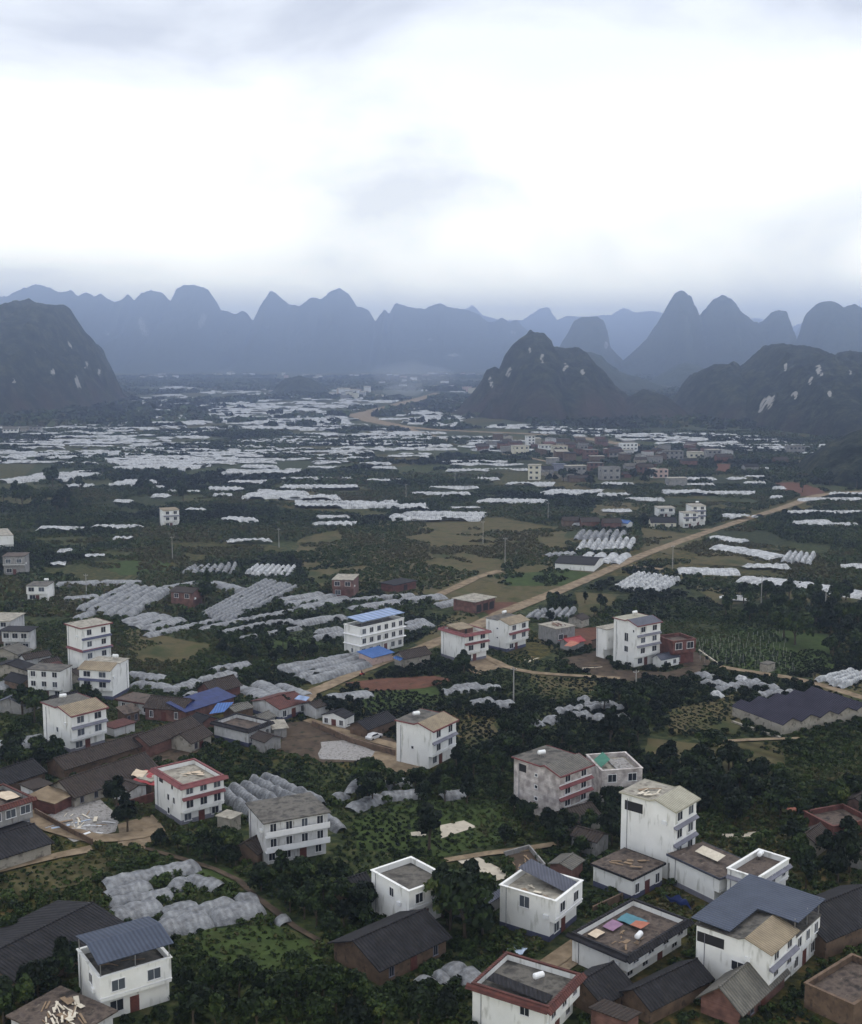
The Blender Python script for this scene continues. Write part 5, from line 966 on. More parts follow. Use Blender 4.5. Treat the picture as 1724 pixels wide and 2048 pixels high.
row([(585, 1252), (690, 1236)], 6, 2.4, 'left of the long white house', lump=.1); parcel([(618, 1268), (690, 1258), (690, 1276), (640, 1282)], 2, 2, 'left of the long white house', lump=.15)
row([(700, 1222), (800, 1206), (888, 1195)], 7, 2.4, 'behind the long white house', lump=.1); row([(700, 1205), (760, 1198), (830, 1194)], 5, 2.2, 'behind the long white house', lump=.1)
row([(808, 1262), (862, 1250)], 5, 2.4, 'right of the long white house'); row([(812, 1252), (850, 1243)], 4.5, 2.2, 'right of the long white house'); row([(870, 1215), (912, 1205)], 6, 2.4, 'left of the flat-roofed brick building')
row([(112, 1172), (200, 1168), (285, 1168)], 8, 2.2, 'at the top of the left film fields', lump=.08); row([(128, 1202), (200, 1196)], 8, 2.2, 'right of the small white house', lump=.12); row([(425, 1168), (490, 1186)], 7, 2.4, 'right of the brown brick house', lump=.1); row([(325, 1180), (395, 1168)], 6, 2, 'behind the brown brick house', lump=.1)
parcel([(486, 1152), (512, 1134), (594, 1136), (580, 1156)], 8, 2.2, 'in the short striped plot', 'film_white'); parcel([(362, 1148), (385, 1136), (478, 1130), (470, 1150)], 7, 2.2, 'in the ragged plot beside the stripes', 'film', lump=.6, gap=.8)
parcel([(1222, 1180), (1275, 1148), (1362, 1162), (1322, 1186)], 8, 2.6, 'in the domed plot right of the dirt road', 'film_white', lump=.5)
parcel([(1145, 1080), (1160, 1066), (1255, 1066), (1245, 1082)], 7, 2.6, 'in the upper domed plot left of the road', 'film', lump=.5); parcel([(1148, 1105), (1162, 1086), (1275, 1080), (1262, 1100)], 8, 2.8, 'in the lower domed plot left of the road', 'film_white', lump=.5); parcel([(1155, 1122), (1170, 1108), (1265, 1112), (1240, 1130)], 4, 2.0, 'beside the long white barn', 'film_white', lump=.2); row([(1090, 1112), (1150, 1108)], 5, 2.2, 'left of the domed plots', 'film', .5)
parcel([(1045, 1242), (1070, 1226), (1155, 1220), (1140, 1240)], 6, 2.4, 'above the brick-stacked house', lump=.2)
row([(885, 1388), (940, 1380), (1000, 1376)], 4.5, 2.2, 'in the upper central scrub', lump=.45); row([(905, 1380), (960, 1374)], 4, 2.2, 'in the upper central scrub'); row([(940, 1410), (985, 1402)], 4, 2, 'lowest in the central scrub'); row([(982, 1414), (1030, 1410)], 5, 2.4, 'lowest in the central scrub')
for a in ([(1112, 1425), (1170, 1418), (1250, 1420)], [(1140, 1436), (1180, 1430)], [(1170, 1438), (1215, 1436)], [(1210, 1442), (1255, 1436)], [(1065, 1452), (1085, 1448)], [(1092, 1450), (1112, 1436)], [(1155, 1400), (1180, 1402)], [(1165, 1412), (1235, 1410)]): row(a, 3.8, 2.2, 'in the scrub left of the dark shrubs', lump=.45)
for a in ([(1390, 1350), (1430, 1358)], [(1400, 1368), (1455, 1372)], [(1430, 1382), (1470, 1380)], [(1450, 1378), (1520, 1366)], [(1490, 1372), (1560, 1380)], [(1515, 1392), (1590, 1388)], [(1420, 1395), (1445, 1392)], [(1470, 1360), (1500, 1362)]): row(a, 4.0, 2.4, 'above the dark purple shed', 'film_white' if random.random() < .4 else 'film', lump=.4)
parcel([(1630, 1362), (1700, 1346), (1760, 1352), (1680, 1382)], 4, 2.2, 'at the right edge', 'film_white', lump=.15)
row([(838, 1985), (870, 1968), (900, 1962)], 5, 2.6, 'left of the rust-rimmed house'); row([(895, 1935), (925, 1950), (962, 1972)], 4.5, 2.4, 'left of the rust-rimmed house')
row([(-20, 1505), (40, 1490), (92, 1482)], 7, 2.6, 'left of the dark red edged house'); row([(-20, 1380), (55, 1368)], 9, 2, 'left of the plain white house', lump=.1); row([(655, 1398), (742, 1388)], 7, 1.5, 'under the red soil strip', lump=.2)
row([(1428, 1096), (1490, 1104), (1560, 1118)], 13, 2.6, 'slanting right of the dirt road', 'film_white', .12); parcel([(1560, 1126), (1575, 1108), (1632, 1112), (1622, 1130)], 5, 2.8, 'at the lower end of the slanting cover', 'film_white', lump=.3)
row([(1355, 1143), (1478, 1146)], 13, 2.4, 'below the slanting cover', 'film_white', .08); row([(1480, 1160), (1600, 1172), (1745, 1196)], 15, 2.4, 'in the long band at the right edge', 'film_white', .1); row([(1424, 1076), (1490, 1086)], 10, 2.4, 'just right of the dirt road', 'film_white', .15)
row([(185, 1228), (150, 1240)], 4, 2.2, 'behind the red-banded tower')
for wh, ob in FROWS.items(): ordinals(ob, 'grey film row ' + wh, 'plastic cover', 'film rows ' + wh)
# ---- middle distance: whole plots wrapped as one cover
def block_grid(x0, x1, yc, th, seed, hgt=2.3, cell=1.3, sk=None):
    yn = yc + th / 2; pn = P((x0 + x1) / 2, yn); sc = F / math.hypot(pn.y, CAMZ); top = yc - th / 2 + hgt * sc * .9
    yf = min(top, yn - 1.2); pf = P((x0 + x1) / 2, yf); dep = min(max(pf.y - pn.y, 5), 90)
    a = P(x0, yn); b = P(x1, yn); w = b.x - a.x; sk = (random.uniform(-.5, .5) if sk is None else sk)
    cell = max(cell, pn.y / 620); nx = max(4, int(w / cell)); ny = max(3, int(dep / cell)); V = []
    per = 3.6; ang = random.uniform(-.35, .35) + (math.pi / 2 if random.random() < .35 else 0); ca, sa = math.cos(ang), math.sin(ang); keep = np.zeros((nx + 1, ny + 1), bool)
    for i in range(nx + 1):
        for j in range(ny + 1):
            u = i / nx; v = j / ny; x = a.x + w * u + sk * dep * v; y = pn.y + dep * v + (noise.noise(Vector((x * .03, seed, 0))) * dep * .25)
            e = min(u, 1 - u) * w; f = min(v, 1 - v) * dep; ed = min(e, f) + noise.noise(Vector((x * .08, y * .08, seed))) * min(9, dep * .3)
            rr_ = abs(math.sin(math.pi * (x * ca + y * sa + 2.5 * noise.noise(Vector((x * .06, y * .06, seed)))) / per)) ** .7; lm = .5 + .5 * noise.noise(Vector((x * .35, y * .35, seed + 2)))
            z = hgt * (.40 + .38 * rr_ + .25 * lm + .26 * abs(math.sin(x * 1.15 + seed) * math.sin(y * 1.15))) * min(1, max(0, (ed + .8) / 1.6)); hole = noise.noise(Vector((x * .05, y * .09, seed + 9)))
            if hole > .24 and w > 45: z = -.3
            keep[i, j] = z > .1
            V.append((x, y, z if z > .1 else -.3))
    idx = np.arange((nx + 1) * (ny + 1)).reshape(nx + 1, ny + 1); k = keep[:-1, :-1] | keep[1:, :-1] | keep[1:, 1:] | keep[:-1, 1:]
    Fc = np.stack([idx[:-1, :-1][k], idx[1:, :-1][k], idx[1:, 1:][k], idx[:-1, 1:][k]], axis=1)
    return np.array(V), Fc, [(a.x, pn.y), (b.x, pn.y), (b.x + sk * dep, pn.y + dep), (a.x + sk * dep, pn.y + dep)]
MID = [(205, 370, 935, 14), (240, 420, 925, 16), (-10, 125, 955, 20), (145, 185, 945, 8), (120, 175, 972, 12), (215, 295, 965, 16), (225, 265, 1003, 8), (300, 330, 992, 10), (295, 325, 975, 6), (335, 355, 982, 8), (375, 405, 983, 8), (400, 420, 945, 6), (435, 585, 945, 14), (480, 560, 933, 8), (450, 520, 965, 10), (420, 490, 978, 12), (425, 465, 990, 8), (480, 600, 990, 20), (370, 410, 1020, 8), (450, 520, 1040, 14), (220, 260, 1080, 7), (70, 160, 1060, 5), (180, 275, 1057, 5), (455, 545, 1085, 6), (100, 130, 1132, 6), (170, 210, 1118, 5), (110, 140, 1106, 5),
 (560, 720, 975, 12), (560, 690, 995, 12), (590, 800, 1008, 18), (770, 960, 1032, 20), (790, 860, 1013, 14), (620, 705, 1048, 12), (630, 700, 1035, 8), (830, 950, 988, 10), (860, 960, 977, 5), (950, 1080, 1003, 13), (1010, 1105, 968, 9), (945, 1003, 959, 5), (890, 975, 941, 6), (965, 1055, 940, 6), (900, 960, 929, 6), (745, 795, 936, 5), (615, 690, 935, 6), (775, 860, 913, 8), (655, 700, 898, 8), (700, 770, 900, 9), (1080, 1160, 988, 11),
 (1080, 1195, 985, 12), (1195, 1260, 990, 10), (1205, 1270, 968, 7), (1330, 1420, 985, 12), (1405, 1510, 987, 10), (1330, 1430, 970, 7), (1365, 1435, 958, 8), (1145, 1175, 1050, 6), (1205, 1265, 1023, 7), (1450, 1500, 1033, 12), (1535, 1565, 995, 8), (1460, 1495, 959, 4), (1490, 1532, 956, 4), (1490, 1535, 967, 5), (1500, 1540, 938, 6), (1550, 1575, 977, 5), (1660, 1730, 988, 8), (1600, 1730, 1000, 7), (1580, 1730, 1027, 5), (1490, 1585, 1137, 6), (640, 720, 958, 6), (730, 800, 962, 6), (560, 640, 958, 6), (300, 360, 905, 6), (60, 130, 925, 6), (20, 90, 912, 6), (820, 880, 1040, 8), (1250, 1330, 1000, 6), (900, 960, 1018, 7), (1600, 1680, 1047, 14), (1670, 1722, 1050, 8), (1685, 1740, 1137, 7), (1440, 1500, 1200, 12),
 (20, 130, 890, 8), (140, 230, 893, 7), (560, 640, 876, 6), (320, 400, 866, 5), (180, 280, 868, 5), (600, 680, 868, 6), (120, 190, 858, 4), (640, 770, 872, 6), (690, 800, 884, 6), (1010, 1140, 856, 6), (1060, 1250, 866, 7), (1150, 1350, 872, 6), (1230, 1440, 880, 6), (1350, 1480, 885, 6), (1370, 1450, 893, 6), (1440, 1530, 902, 8), (1540, 1600, 904, 5), (1600, 1640, 908, 6), (1560, 1680, 893, 4), (960, 1060, 884, 5), (905, 1000, 875, 5), (800, 900, 893, 6), (560, 660, 905, 6), (440, 540, 908, 7), (250, 330, 903, 6)]
FPL = {}
for k, (x0, x1, yc, th) in enumerate(MID):
    V, Fc, fp = block_grid(x0, x1, yc, th * (.62 if yc < 915 else 1.05), k * 3.1); c = V.mean(axis=0); c[2] = 0
    if len(Fc) < 3: continue
    o = link('plastic_film_cover', np_mesh('plastic_film_cover', V - c, Fc, 'film_white', smooth=True), None, tuple(c))
    side = 'far left' if x1 < 300 else 'left' if x1 < 620 else 'middle' if x1 < 1000 else 'right' if x1 < 1450 else 'far right'
    dep_ = 'behind the village' if yc < 895 and x0 > 950 else 'in the bright film belt' if yc < 915 else 'level with the village' if yc < 960 else 'before the far village' if yc < 1000 else 'behind the brown meadow' if yc < 1060 else 'near the brown meadow'
    sz = 'long' if x1 - x0 > 110 else 'short' if x1 - x0 < 50 else 'medium'
    FPL.setdefault('white film plot %s, %s' % (dep_, side), []).append(o)
    exclude(fp)
for wh, ob in FPL.items(): ordinals(ob, wh, 'plastic cover', 'film plots: ' + wh)
# ---- far plain: hundreds of strips as one
rs = random.Random(21); AV = []; AF = []; off = 0; cnt = 0
ROADPX = [(880, 786), (850, 795), (800, 809), (750, 822), (718, 831), (745, 842), (800, 853), (870, 860), (960, 864), (1060, 868), (1150, 874), (1240, 888)]
def on_road(x, y, w):
    for i in range(len(ROADPX) - 1):
        (xa, ya), (xb, yb) = ROADPX[i], ROADPX[i + 1]
        for s in (-.5, 0, .5):
            X = x + s * w; lo, hi = min(xa, xb), max(xa, xb)
            if lo - 5 <= X <= hi + 5:
                t = (X - xa) / (xb - xa) if xb != xa else 0; t = min(1, max(0, t)); Y = ya + (yb - ya) * t
                if abs(Y - y) < 5.5: return True
    return False
saved = random.getstate(); random.seed(77)
tries = 0
while cnt < 600 and tries < 12000:
    tries += 1
    y = rs.uniform(772, 932); x = rs.uniform(230, 1000) if y > 800 else rs.uniform(280, 985)
    if y > 850: x = rs.uniform(0, 1040)
    if y > 860 and rs.random() < .5: continue
    if 848 < y < 900 and rs.random() < .3: x = rs.uniform(1000, 1620); y = 850 + (x - 1000) * .055 + rs.uniform(-3, 22)
    if y < 800 and rs.random() < .55: continue
    if 915 < x < 1000 and y < 862: continue
    if y < 850 and x < 250 + (850 - y) * .2: continue
    w = rs.uniform(.4, 1.5) * (18 + (y - 770) * .5); th = max(1.3, rs.uniform(.009, .020) * (y - 700))
    if on_road(x, y, w): continue
    if y > 905 and (550 < x < 1040) and rs.random() < .6: continue
    V, Fc, fp = block_grid(x - w / 2, x + w / 2, y, th, cnt * 1.9, cell=2.2)
    if len(Fc) < 2: continue
    AV.append(V); AF.append(Fc + off); off += len(V); cnt += 1
    exclude(fp)
random.setstate(saved)
o = link('plastic_film_covers', np_mesh('plastic_film_covers', np.concatenate(AV), np.concatenate(AF), 'film_white', smooth=True))
tag(o, 'hundreds of thin white film strips over orchards across the far plain', 'plastic covers', kind='stuff')
# ================================================================== FOLIAGE
def leaf_material(name, stops, rnd=0.0):
    m, nt, bs = nodes(name); N = nt.nodes.new; K = nt.links.new
    a = N('ShaderNodeAttribute'); a.attribute_name = 'tint'; f = a.outputs['Fac']
    if rnd:
        oi = N('ShaderNodeObjectInfo'); mu = N('ShaderNodeMath'); mu.operation = 'MULTIPLY_ADD'; mu.inputs[1].default_value = rnd; K(oi.outputs['Random'], mu.inputs[0]); K(f, mu.inputs[2])
        sb = N('ShaderNodeMath'); sb.operation = 'SUBTRACT'; sb.inputs[1].default_value = rnd / 2; K(mu.outputs[0], sb.inputs[0]); f = sb.outputs[0]
    r = N('ShaderNodeValToRGB'); e = r.color_ramp.elements; e[0].position, e[0].color = stops[0][0], (*stops[0][1], 1); e[1].position, e[1].color = stops[-1][0], (*stops[-1][1], 1)
    for p, c in stops[1:-1]: x = e.new(p); x.color = (*c, 1)
    K(f, r.inputs[0]); K(r.outputs[0], bs.inputs['Base Color']); bs.inputs['Roughness'].default_value = .75; bs.inputs['Specular IOR Level'].default_value = .15; MATS[name] = m
leaf_material('bush_leaves', [(0.0, (0.0028, 0.0052, 0.0028)), (0.28, (0.0083, 0.0144, 0.0055)), (0.48, (0.0193, 0.0330, 0.0083)), (0.66, (0.0386, 0.0618, 0.0147)), (0.82, (0.0534, 0.0577, 0.0184)), (1.0, (0.0644, 0.0556, 0.0248))])
leaf_material('tree_leaves', [(0.0, (0.0035, 0.0065, 0.0035)), (0.4, (0.0104, 0.0182, 0.0070)), (0.72, (0.0278, 0.0468, 0.0116)), (1.0, (0.0673, 0.0780, 0.0197))], .55)
def leaf_quads(centers, normals, size, rg):
    n = len(centers); a = rg.normal(size=(n, 3)); nn = normals / np.maximum(np.linalg.norm(normals, axis=1, keepdims=True), 1e-6)
    t = np.cross(nn, a); t /= np.maximum(np.linalg.norm(t, axis=1, keepdims=True), 1e-6); b = np.cross(nn, t)
    s = (size * rg.uniform(.6, 1.3, n))[:, None]; s2 = s * rg.uniform(.5, .9, (n, 1))
    V = np.stack([centers - t * s - b * s2, centers + t * s - b * s2, centers + t * s + b * s2, centers - t * s + b * s2], axis=1).reshape(-1, 3)
    return V, np.arange(4 * n).reshape(n, 4)
def crown_pts(rg, lobes, n):
    C_ = []; Nn = []; T = []
    per = np.array([l[3] ** 2 for l in lobes]); per = np.maximum(6, (per / per.sum() * n).astype(int))
    for (x, y, z, r, fl), k in zip(lobes, per):
        d = rg.normal(size=(k, 3)); d /= np.linalg.norm(d, axis=1, keepdims=True); d[:, 2] = np.where(d[:, 2] < -.35, -d[:, 2], d[:, 2])
        rad = r * rg.uniform(.72, 1.08, (k, 1)); p = d * rad; p[:, 2] *= fl
        C_.append(p + np.array([x, y, z])); nn = d + rg.normal(size=(k, 3)) * .55; Nn.append(nn); T.append(np.clip(rg.normal(.38 + rg.normal(0, .12), .14, k), 0, 1))
    return np.concatenate(C_), np.concatenate(Nn), np.concatenate(T)
def tree_proto(seed, R, Hh, slim=1.0, n=900, leaf=.30):
    rg = np.random.default_rng(seed); lobes = [(0, 0, Hh * .62, R * .62, .9)]
    for i in range(8):
        a = rg.uniform(0, 6.28); rr = R * rg.uniform(.3, .68); z = Hh * rg.uniform(.38, .86)
        lobes.append((math.cos(a) * rr, math.sin(a) * rr, z, R * rg.uniform(.26, .46), rg.uniform(.75, 1.0)))
    lobes.append((rg.uniform(-.2, .2) * R, rg.uniform(-.2, .2) * R, Hh * .9, R * .34, 1.0))
    c, nn, t = crown_pts(rg, lobes, n); V, Fq = leaf_quads(c, nn, leaf, rg)
    cm = np_mesh('crown', V, Fq, 'tree_leaves', {'tint': np.repeat(t, 4)})
    tr = MB().cyl((0, 0, -.2), (.1, .05, Hh * .35), .22, .15, 7).cyl((.1, .05, Hh * .35), (.0, .1, Hh * .7), .15, .06, 6)
    for i in range(5):
        l = lobes[1 + i]; tr.cyl((.08, .05, Hh * (.25 + .04 * i)), (l[0] * .8, l[1] * .8, l[2]), .09, .03, 5)
    return cm, tr.mesh('trunk', 'bark')
TREES = [tree_proto(1, 2.8, 5.5), tree_proto(2, 3.2, 6.5, n=1050), tree_proto(3, 2.2, 4.6, n=700), tree_proto(4, 3.6, 6.2, n=1150), tree_proto(5, 1.9, 6.4, n=700), tree_proto(6, 2.6, 4.2, n=800)]
TREEC = {}
DIRS = ['right of', 'behind', 'left of', 'in front of']
def tree(x, y, s=1.0, k=None, sz=None):
    k = random.randrange(len(TREES)) if k is None else k; cm, tm = TREES[k]
    r = empty('tree', (x, y, 0), random.uniform(0, 6.28)); sc = s * random.uniform(.85, 1.15); r.scale = (sc, sc, sc * random.uniform(.9, 1.15))
    link('crown', cm, r); link('trunk', tm, r); exclude([(x - 1, y - 1), (x + 1, y - 1), (x + 1, y + 1), (x - 1, y + 1)])
    b = min((h for h in HOUSES), key=lambda h: (h[0] - x) ** 2 + (h[1] - y) ** 2); dx, dy = x - b[0], y - b[1]
    di = ('right of' if dx > 0 else 'left of') if abs(dx) > abs(dy) else ('behind' if dy > 0 else 'in front of')
    far_ = ' well' if math.hypot(dx, dy) > 28 else ''
    form = ['rounded', 'broad', 'small', 'wide-spreading', 'slender', 'low dense'][k]
    lab = ' '.join(('%s tree %s %s' % (form, di, b[3])).split()[:11]); TREEC[lab] = TREEC.get(lab, []) + [r]
    return r
# hand placed trees (pixel of the foot, scale, kind)
for (px, py, s, k) in [(928, 1345, 1.0, 0), (858, 1700, 1.3, 4), (850, 1668, .9, 4), (1010, 1690, .8, 2), (1050, 1650, .7, 3), (1028, 1625, .7, 0), (415, 1192, 1.5, 4), (408, 1210, 1.3, 1), (572, 1425, .8, 1), (655, 1428, .8, 3), (672, 1436, .9, 1), (640, 1425, .7, 0), (1590, 1290, 1.8, 3), (1568, 1275, 1.4, 1), (885, 1835, 1.1, 4), (900, 1860, 1.4, 1), (930, 1880, 1.3, 3), (965, 1868, 1.0, 5), (1288, 1052, 1.1, 0), (1430, 1050, .9, 0), (690, 1180, .8, 2), (735, 1590, 1.3, 1), (720, 1575, 1.2, 0), (745, 1610, 1.0, 3), (235, 1640, 1.3, 4), (255, 1665, 1.2, 0), (70, 1445, 1.2, 1), (45, 1430, 1.2, 0), (115, 1460, 1.0, 2), (1100, 1245, .8, 2), (1605, 985, 1.4, 4), (1520, 955, 1.1, 0), (1180, 985 - 10, 1.3, 3)]:
    p = P(px, py); tree(p.x, p.y, s, k)
def in_poly(x, y, poly):
    c = False; n = len(poly)
    for i in range(n):
        xa, ya = poly[i]; xb, yb = poly[(i + 1) % n]
        if (ya > y) != (yb > y) and x < (xb - xa) * (y - ya) / (yb - ya) + xa: c = not c
    return c
def wood(poly, n, s=1.0, ks=None, gap=3.0):
    W = [P(*q) for q in poly]; pl = [(q.x, q.y) for q in W]; x0 = min(q[0] for q in pl); x1 = max(q[0] for q in pl); y0 = min(q[1] for q in pl); y1 = max(q[1] for q in pl); got = []; t = 0
    while len(got) < n and t < n * 40:
        t += 1; x = random.uniform(x0, x1); y = random.uniform(y0, y1)
        if not in_poly(x, y, pl) or is_excl(x, y): continue
        if any((x - a) ** 2 + (y - b) ** 2 < gap * gap for a, b in got): continue
        got.append((x, y)); tree(x, y, s, random.choice(ks) if ks else None)
wood([(780, 1570), (870, 1572), (930, 1530), (1000, 1505), (1010, 1560), (990, 1610), (900, 1610), (790, 1600)], 22, .85, gap=4)
wood([(1000, 1450), (1100, 1470), (1160, 1500), (1020, 1520)], 9, .9)
wood([(1290, 1545), (1420, 1520), (1560, 1560), (1570, 1640), (1480, 1660), (1400, 1640), (1395, 1600)], 24, 1.1, gap=4.5)
wood([(285, 1705), (330, 1690), (420, 1695), (480, 1710), (480, 1745), (400, 1735)], 14, .65, gap=2.2)
wood([(500, 1775), (560, 1765), (690, 1760), (735, 1790), (735, 1850), (640, 1880), (560, 1830)], 26, .75)
wood([(350, 1980), (500, 1985), (660, 1990), (720, 2010), (860, 2010), (920, 2070), (340, 2070)], 34, .8, gap=3.2)
wood([(1430, 1215), (1560, 1195), (1730, 1200), (1730, 1290), (1680, 1300), (1560, 1240), (1450, 1250)], 26, 1.2, gap=5)
wood([(1650, 1290), (1730, 1290), (1730, 1345), (1665, 1335)], 7, 1.1, gap=5)
wood([(420, 1290), (560, 1265), (690, 1300), (620, 1320), (540, 1325), (440, 1320)], 22, .8, ks=[0, 2, 5], gap=4)
wood([(1190, 1400), (1300, 1390), (1320, 1450), (1260, 1500), (1200, 1480)], 13, 1.0, gap=4)
wood([(1090, 1650), (1230, 1610), (1235, 1690), (1180, 1730), (1100, 1690)], 11, .9, gap=3.5)
wood([(1570, 1640), (1730, 1600), (1730, 1760), (1600, 1790)], 16, .9, gap=4)
wood([(0, 1000), (130, 960), (200, 990), (200, 1050), (60, 1045)], 12, 1.8, gap=9)
wood([(250, 960), (400, 960), (400, 1010), (300, 1010)], 6, 1.6, gap=9)
wood([(1600, 975), (1640, 925), (1730, 900), (1730, 980)], 10, 1.6, gap=6)
wood([(1060, 955), (1250, 960), (1330, 960), (1330, 972), (1080, 968)], 8, 1.2, gap=6)
wood([(160, 1400), (240, 1400), (235, 1460), (215, 1470)], 5, .8)
wood([(0, 1500), (110, 1510), (200, 1540), (90, 1545), (0, 1560)], 9, .8)
wood([(930, 1730), (1000, 1800), (940, 1860), (830, 1880)], 5, .9)
wood([(1050, 1170 + 40), (1200, 1195), (1210, 1240), (1160, 1245)], 6, .8, gap=5)
wood([(0, 1860), (240, 2000), (160, 2048), (0, 2048)], 6, .9)
for lab, rs_ in TREEC.items():
    ordinals(rs_, lab, 'tree', ('trees: ' + lab) if len(rs_) > 1 else 'trees among the houses and fields')
# ---- bushes and orchard cover, one object of stuff per belt
def bush_template(rg, nq, R, Hh, leaf):
    lobes = [(0, 0, Hh * .45, R * .7, Hh / R * .6)] + [(math.cos(a) * R * .5, math.sin(a) * R * .5, Hh * rg.uniform(.3, .6), R * .42, .9) for a in rg.uniform(0, 6.28, 3)]
    c, nn, t = crown_pts(rg, lobes, nq); V, Fq = leaf_quads(c, nn, leaf, rg); return V, Fq, np.repeat(t - .38, 4)
def belt(name, y0, y1, sp, nq, R, Hh, leaf, label, cover, seed, rot=R_(27), jit=.35, half=.385, cat='bushes', clump=.02, toff=0.0):
    rg = np.random.default_rng(seed); T = [bush_template(rg, nq, R, Hh, leaf) for _ in range(6)]
    L_ = int(y1 * 1.3 / sp); ca, sa = math.cos(rot), math.sin(rot); pts = []
    for i in range(-L_, L_):
        for j in range(-L_, L_):
            u = i * sp * 1.0; v = j * sp * .78; x = u * ca - v * sa; y = u * sa + v * ca
            if y < y0 or y > y1 or abs(x) > y * half + 12: continue
            x += rg.uniform(-jit, jit) * sp; y += rg.uniform(-jit, jit) * sp
            c = noise.noise(Vector((x * clump, y * clump * 1.0, seed))) + .5 * noise.noise(Vector((x * clump * 3.3, y * clump * 3.3, seed + 5)))
            if c < cover: continue
            if is_excl(x, y, cat != 'grass'): continue
            pts.append((x, y, c))
    if len(pts) > 60000: pts = pts[:60000]
    VV = []; FF = []; TT = []; off = 0
    P_ = np.array(pts); n = len(P_)
    which = rg.integers(0, 6, n); ang = rg.uniform(0, 6.28, n); sc = rg.uniform(.55, 1.25, n)
    tn = np.array([noise.noise(Vector((p[0] * .012, p[1] * .012, 3.3))) + .5 * noise.noise(Vector((p[0] * .05, p[1] * .05, 8.3))) for p in pts]); tint = np.clip(.42 + toff + tn * .75 + rg.normal(0, .10, n), 0, 1)
    for w in range(6):
        V, Fq, t = T[w]; m = np.where(which == w)[0]
        if not len(m): continue
        c, s = np.cos(ang[m])[:, None], np.sin(ang[m])[:, None]; S = sc[m][:, None]
        X = (V[None, :, 0] * c - V[None, :, 1] * s) * S + P_[m, 0][:, None]; Y = (V[None, :, 0] * s + V[None, :, 1] * c) * S + P_[m, 1][:, None]; Z = V[None, :, 2] * S * rg.uniform(.8, 1.1, (len(m), 1))
        VV.append(np.stack([X, Y, Z], axis=2).reshape(-1, 3)); FF.append((Fq[None] + (np.arange(len(m)) * len(V))[:, None, None]).reshape(-1, 4) + off); off += len(m) * len(V)
        TT.append(np.clip(t[None] * .8 + tint[m][:, None], 0, 1).ravel())
    if not VV: return
    me = np_mesh(name, np.concatenate(VV), np.concatenate(FF), 'bush_leaves', {'tint': np.concatenate(TT)})
    o = link(name, me); tag(o, label, cat, kind='stuff'); print('belt', name, n)
belt('shrubs', 150, 400, 2.3, 95, 1.15, 1.5, .20, 'tangle of green and olive shrubs and fruit trees between the near houses', -.28, 4)
belt('shrubs', 400, 800, 3.4, 34, 1.7, 2.0, .38, 'rows of dark fruit trees and scrub in the middle fields', -.10, 5, clump=.012)
belt('orchard_trees', 800, 1400, 6.0, 20, 3.0, 2.8, .8, 'dark orchard cover between film plots on the plain', -.06, 6, clump=.008)
belt('orchard_trees', 1400, 4200, 20.0, 14, 11.0, 4.0, 3.0, 'distant dark orchard belts on the far plain', -.05, 7, clump=.003)
belt('grass_tufts', 150, 400, 1.5, 9, .55, .45, .20, 'rough grass and weeds between shrubs near the houses', -.25, 14, toff=.06, cat='grass')
belt('grass_tufts', 400, 800, 2.4, 8, .9, .6, .38, 'rough olive grass and weeds on the middle fields', -.05, 15, toff=.34, cat='grass')
# ================================================================== SMALL THINGS
def pole(px, py, h, where):
    p = P(px, py); r = empty('utility_pole', (p.x, p.y, 0), random.uniform(-.5, .5)); tag(r, 'thin grey concrete utility pole ' + where, 'pole', 'utility poles across the fields')
    MB().cyl((0, 0, -.3), (0, 0, h), .20, .12, 8).build('shaft', 'concrete_pole', r)
    MB().box(-.8, .8, -.06, .06, h - .7, h - .55).build('crossarm', 'steel', r)
    ib = MB()
    for x in (-.7, 0, .7): ib.cyl((x, 0, h - .55), (x, 0, h - .3), .06, n=6)
    ib.build('insulators', 'plastic_white', r)
for a in [(966, 1088, 11, 'at the edge of the brown meadow'), (1010, 1126, 11, 'in the middle of the brown meadow'), (345, 1118, 10, 'below the lone narrow white house'), (1345, 1138, 10, 'right of the dirt road'), (1522, 1212, 11, 'above the staked green field'), (1650, 1234, 10, 'among the dark trees at right'), (1027, 1402, 9, 'in the central scrub'), (1271, 1408, 9, 'below the tall slate-eaved house'), (812, 1000, 10, 'between film plots behind the meadow'), (1096, 1042, 10, 'above the meadow, left of the low sheds'), (173, 1190, 8, 'beside the upper left film rows'), (910, 968, 10, 'left of the pale yellow cube house'), (558, 1095, 9, 'at the left end of the meadow')]: pole(*a)
def sheet_on(root, z, pts, name, label, cat, mat, bump=.15): return drape(name, label, cat, [on_house(root, x, y, z + dz) for x, y, dz in pts], mat, bump=bump)
sheet_on(hN, tN + .35, [(1.2, -.5, 0), (3.8, -.5, .2), (3.8, 3.4, .2), (1.2, 3.4, 0)], 'drying_sheet', 'teal sheet drying on the white terrace house', 'cloth', 'tarp_teal')
sheet_on(hN, tN + .7, [(.6, -1.4, 0), (3.0, -1.4, .1), (2.2, .6, .1), (.6, .6, 0)], 'drying_sheet', 'orange sheet drying beside the teal one', 'cloth', 'tarp_orange')
sheet_on(hN, tN + .35, [(-2.2, 1.6, 0), (.4, 1.6, .2), (.4, 3.6, .3), (-2.2, 3.6, 0)], 'drying_sheet', 'pinkish purple sheet drying left of the teal one', 'cloth', 'tarp_pink')
sheet_on(hN, tN + .3, [(-5.6, 2.2, 0), (-3.4, 2.2, .1), (-3.4, 3.8, .1), (-5.6, 3.8, 0)], 'drying_sheet', 'pale tan sheet lying on the white terrace', 'cloth', 'tarp_cream')
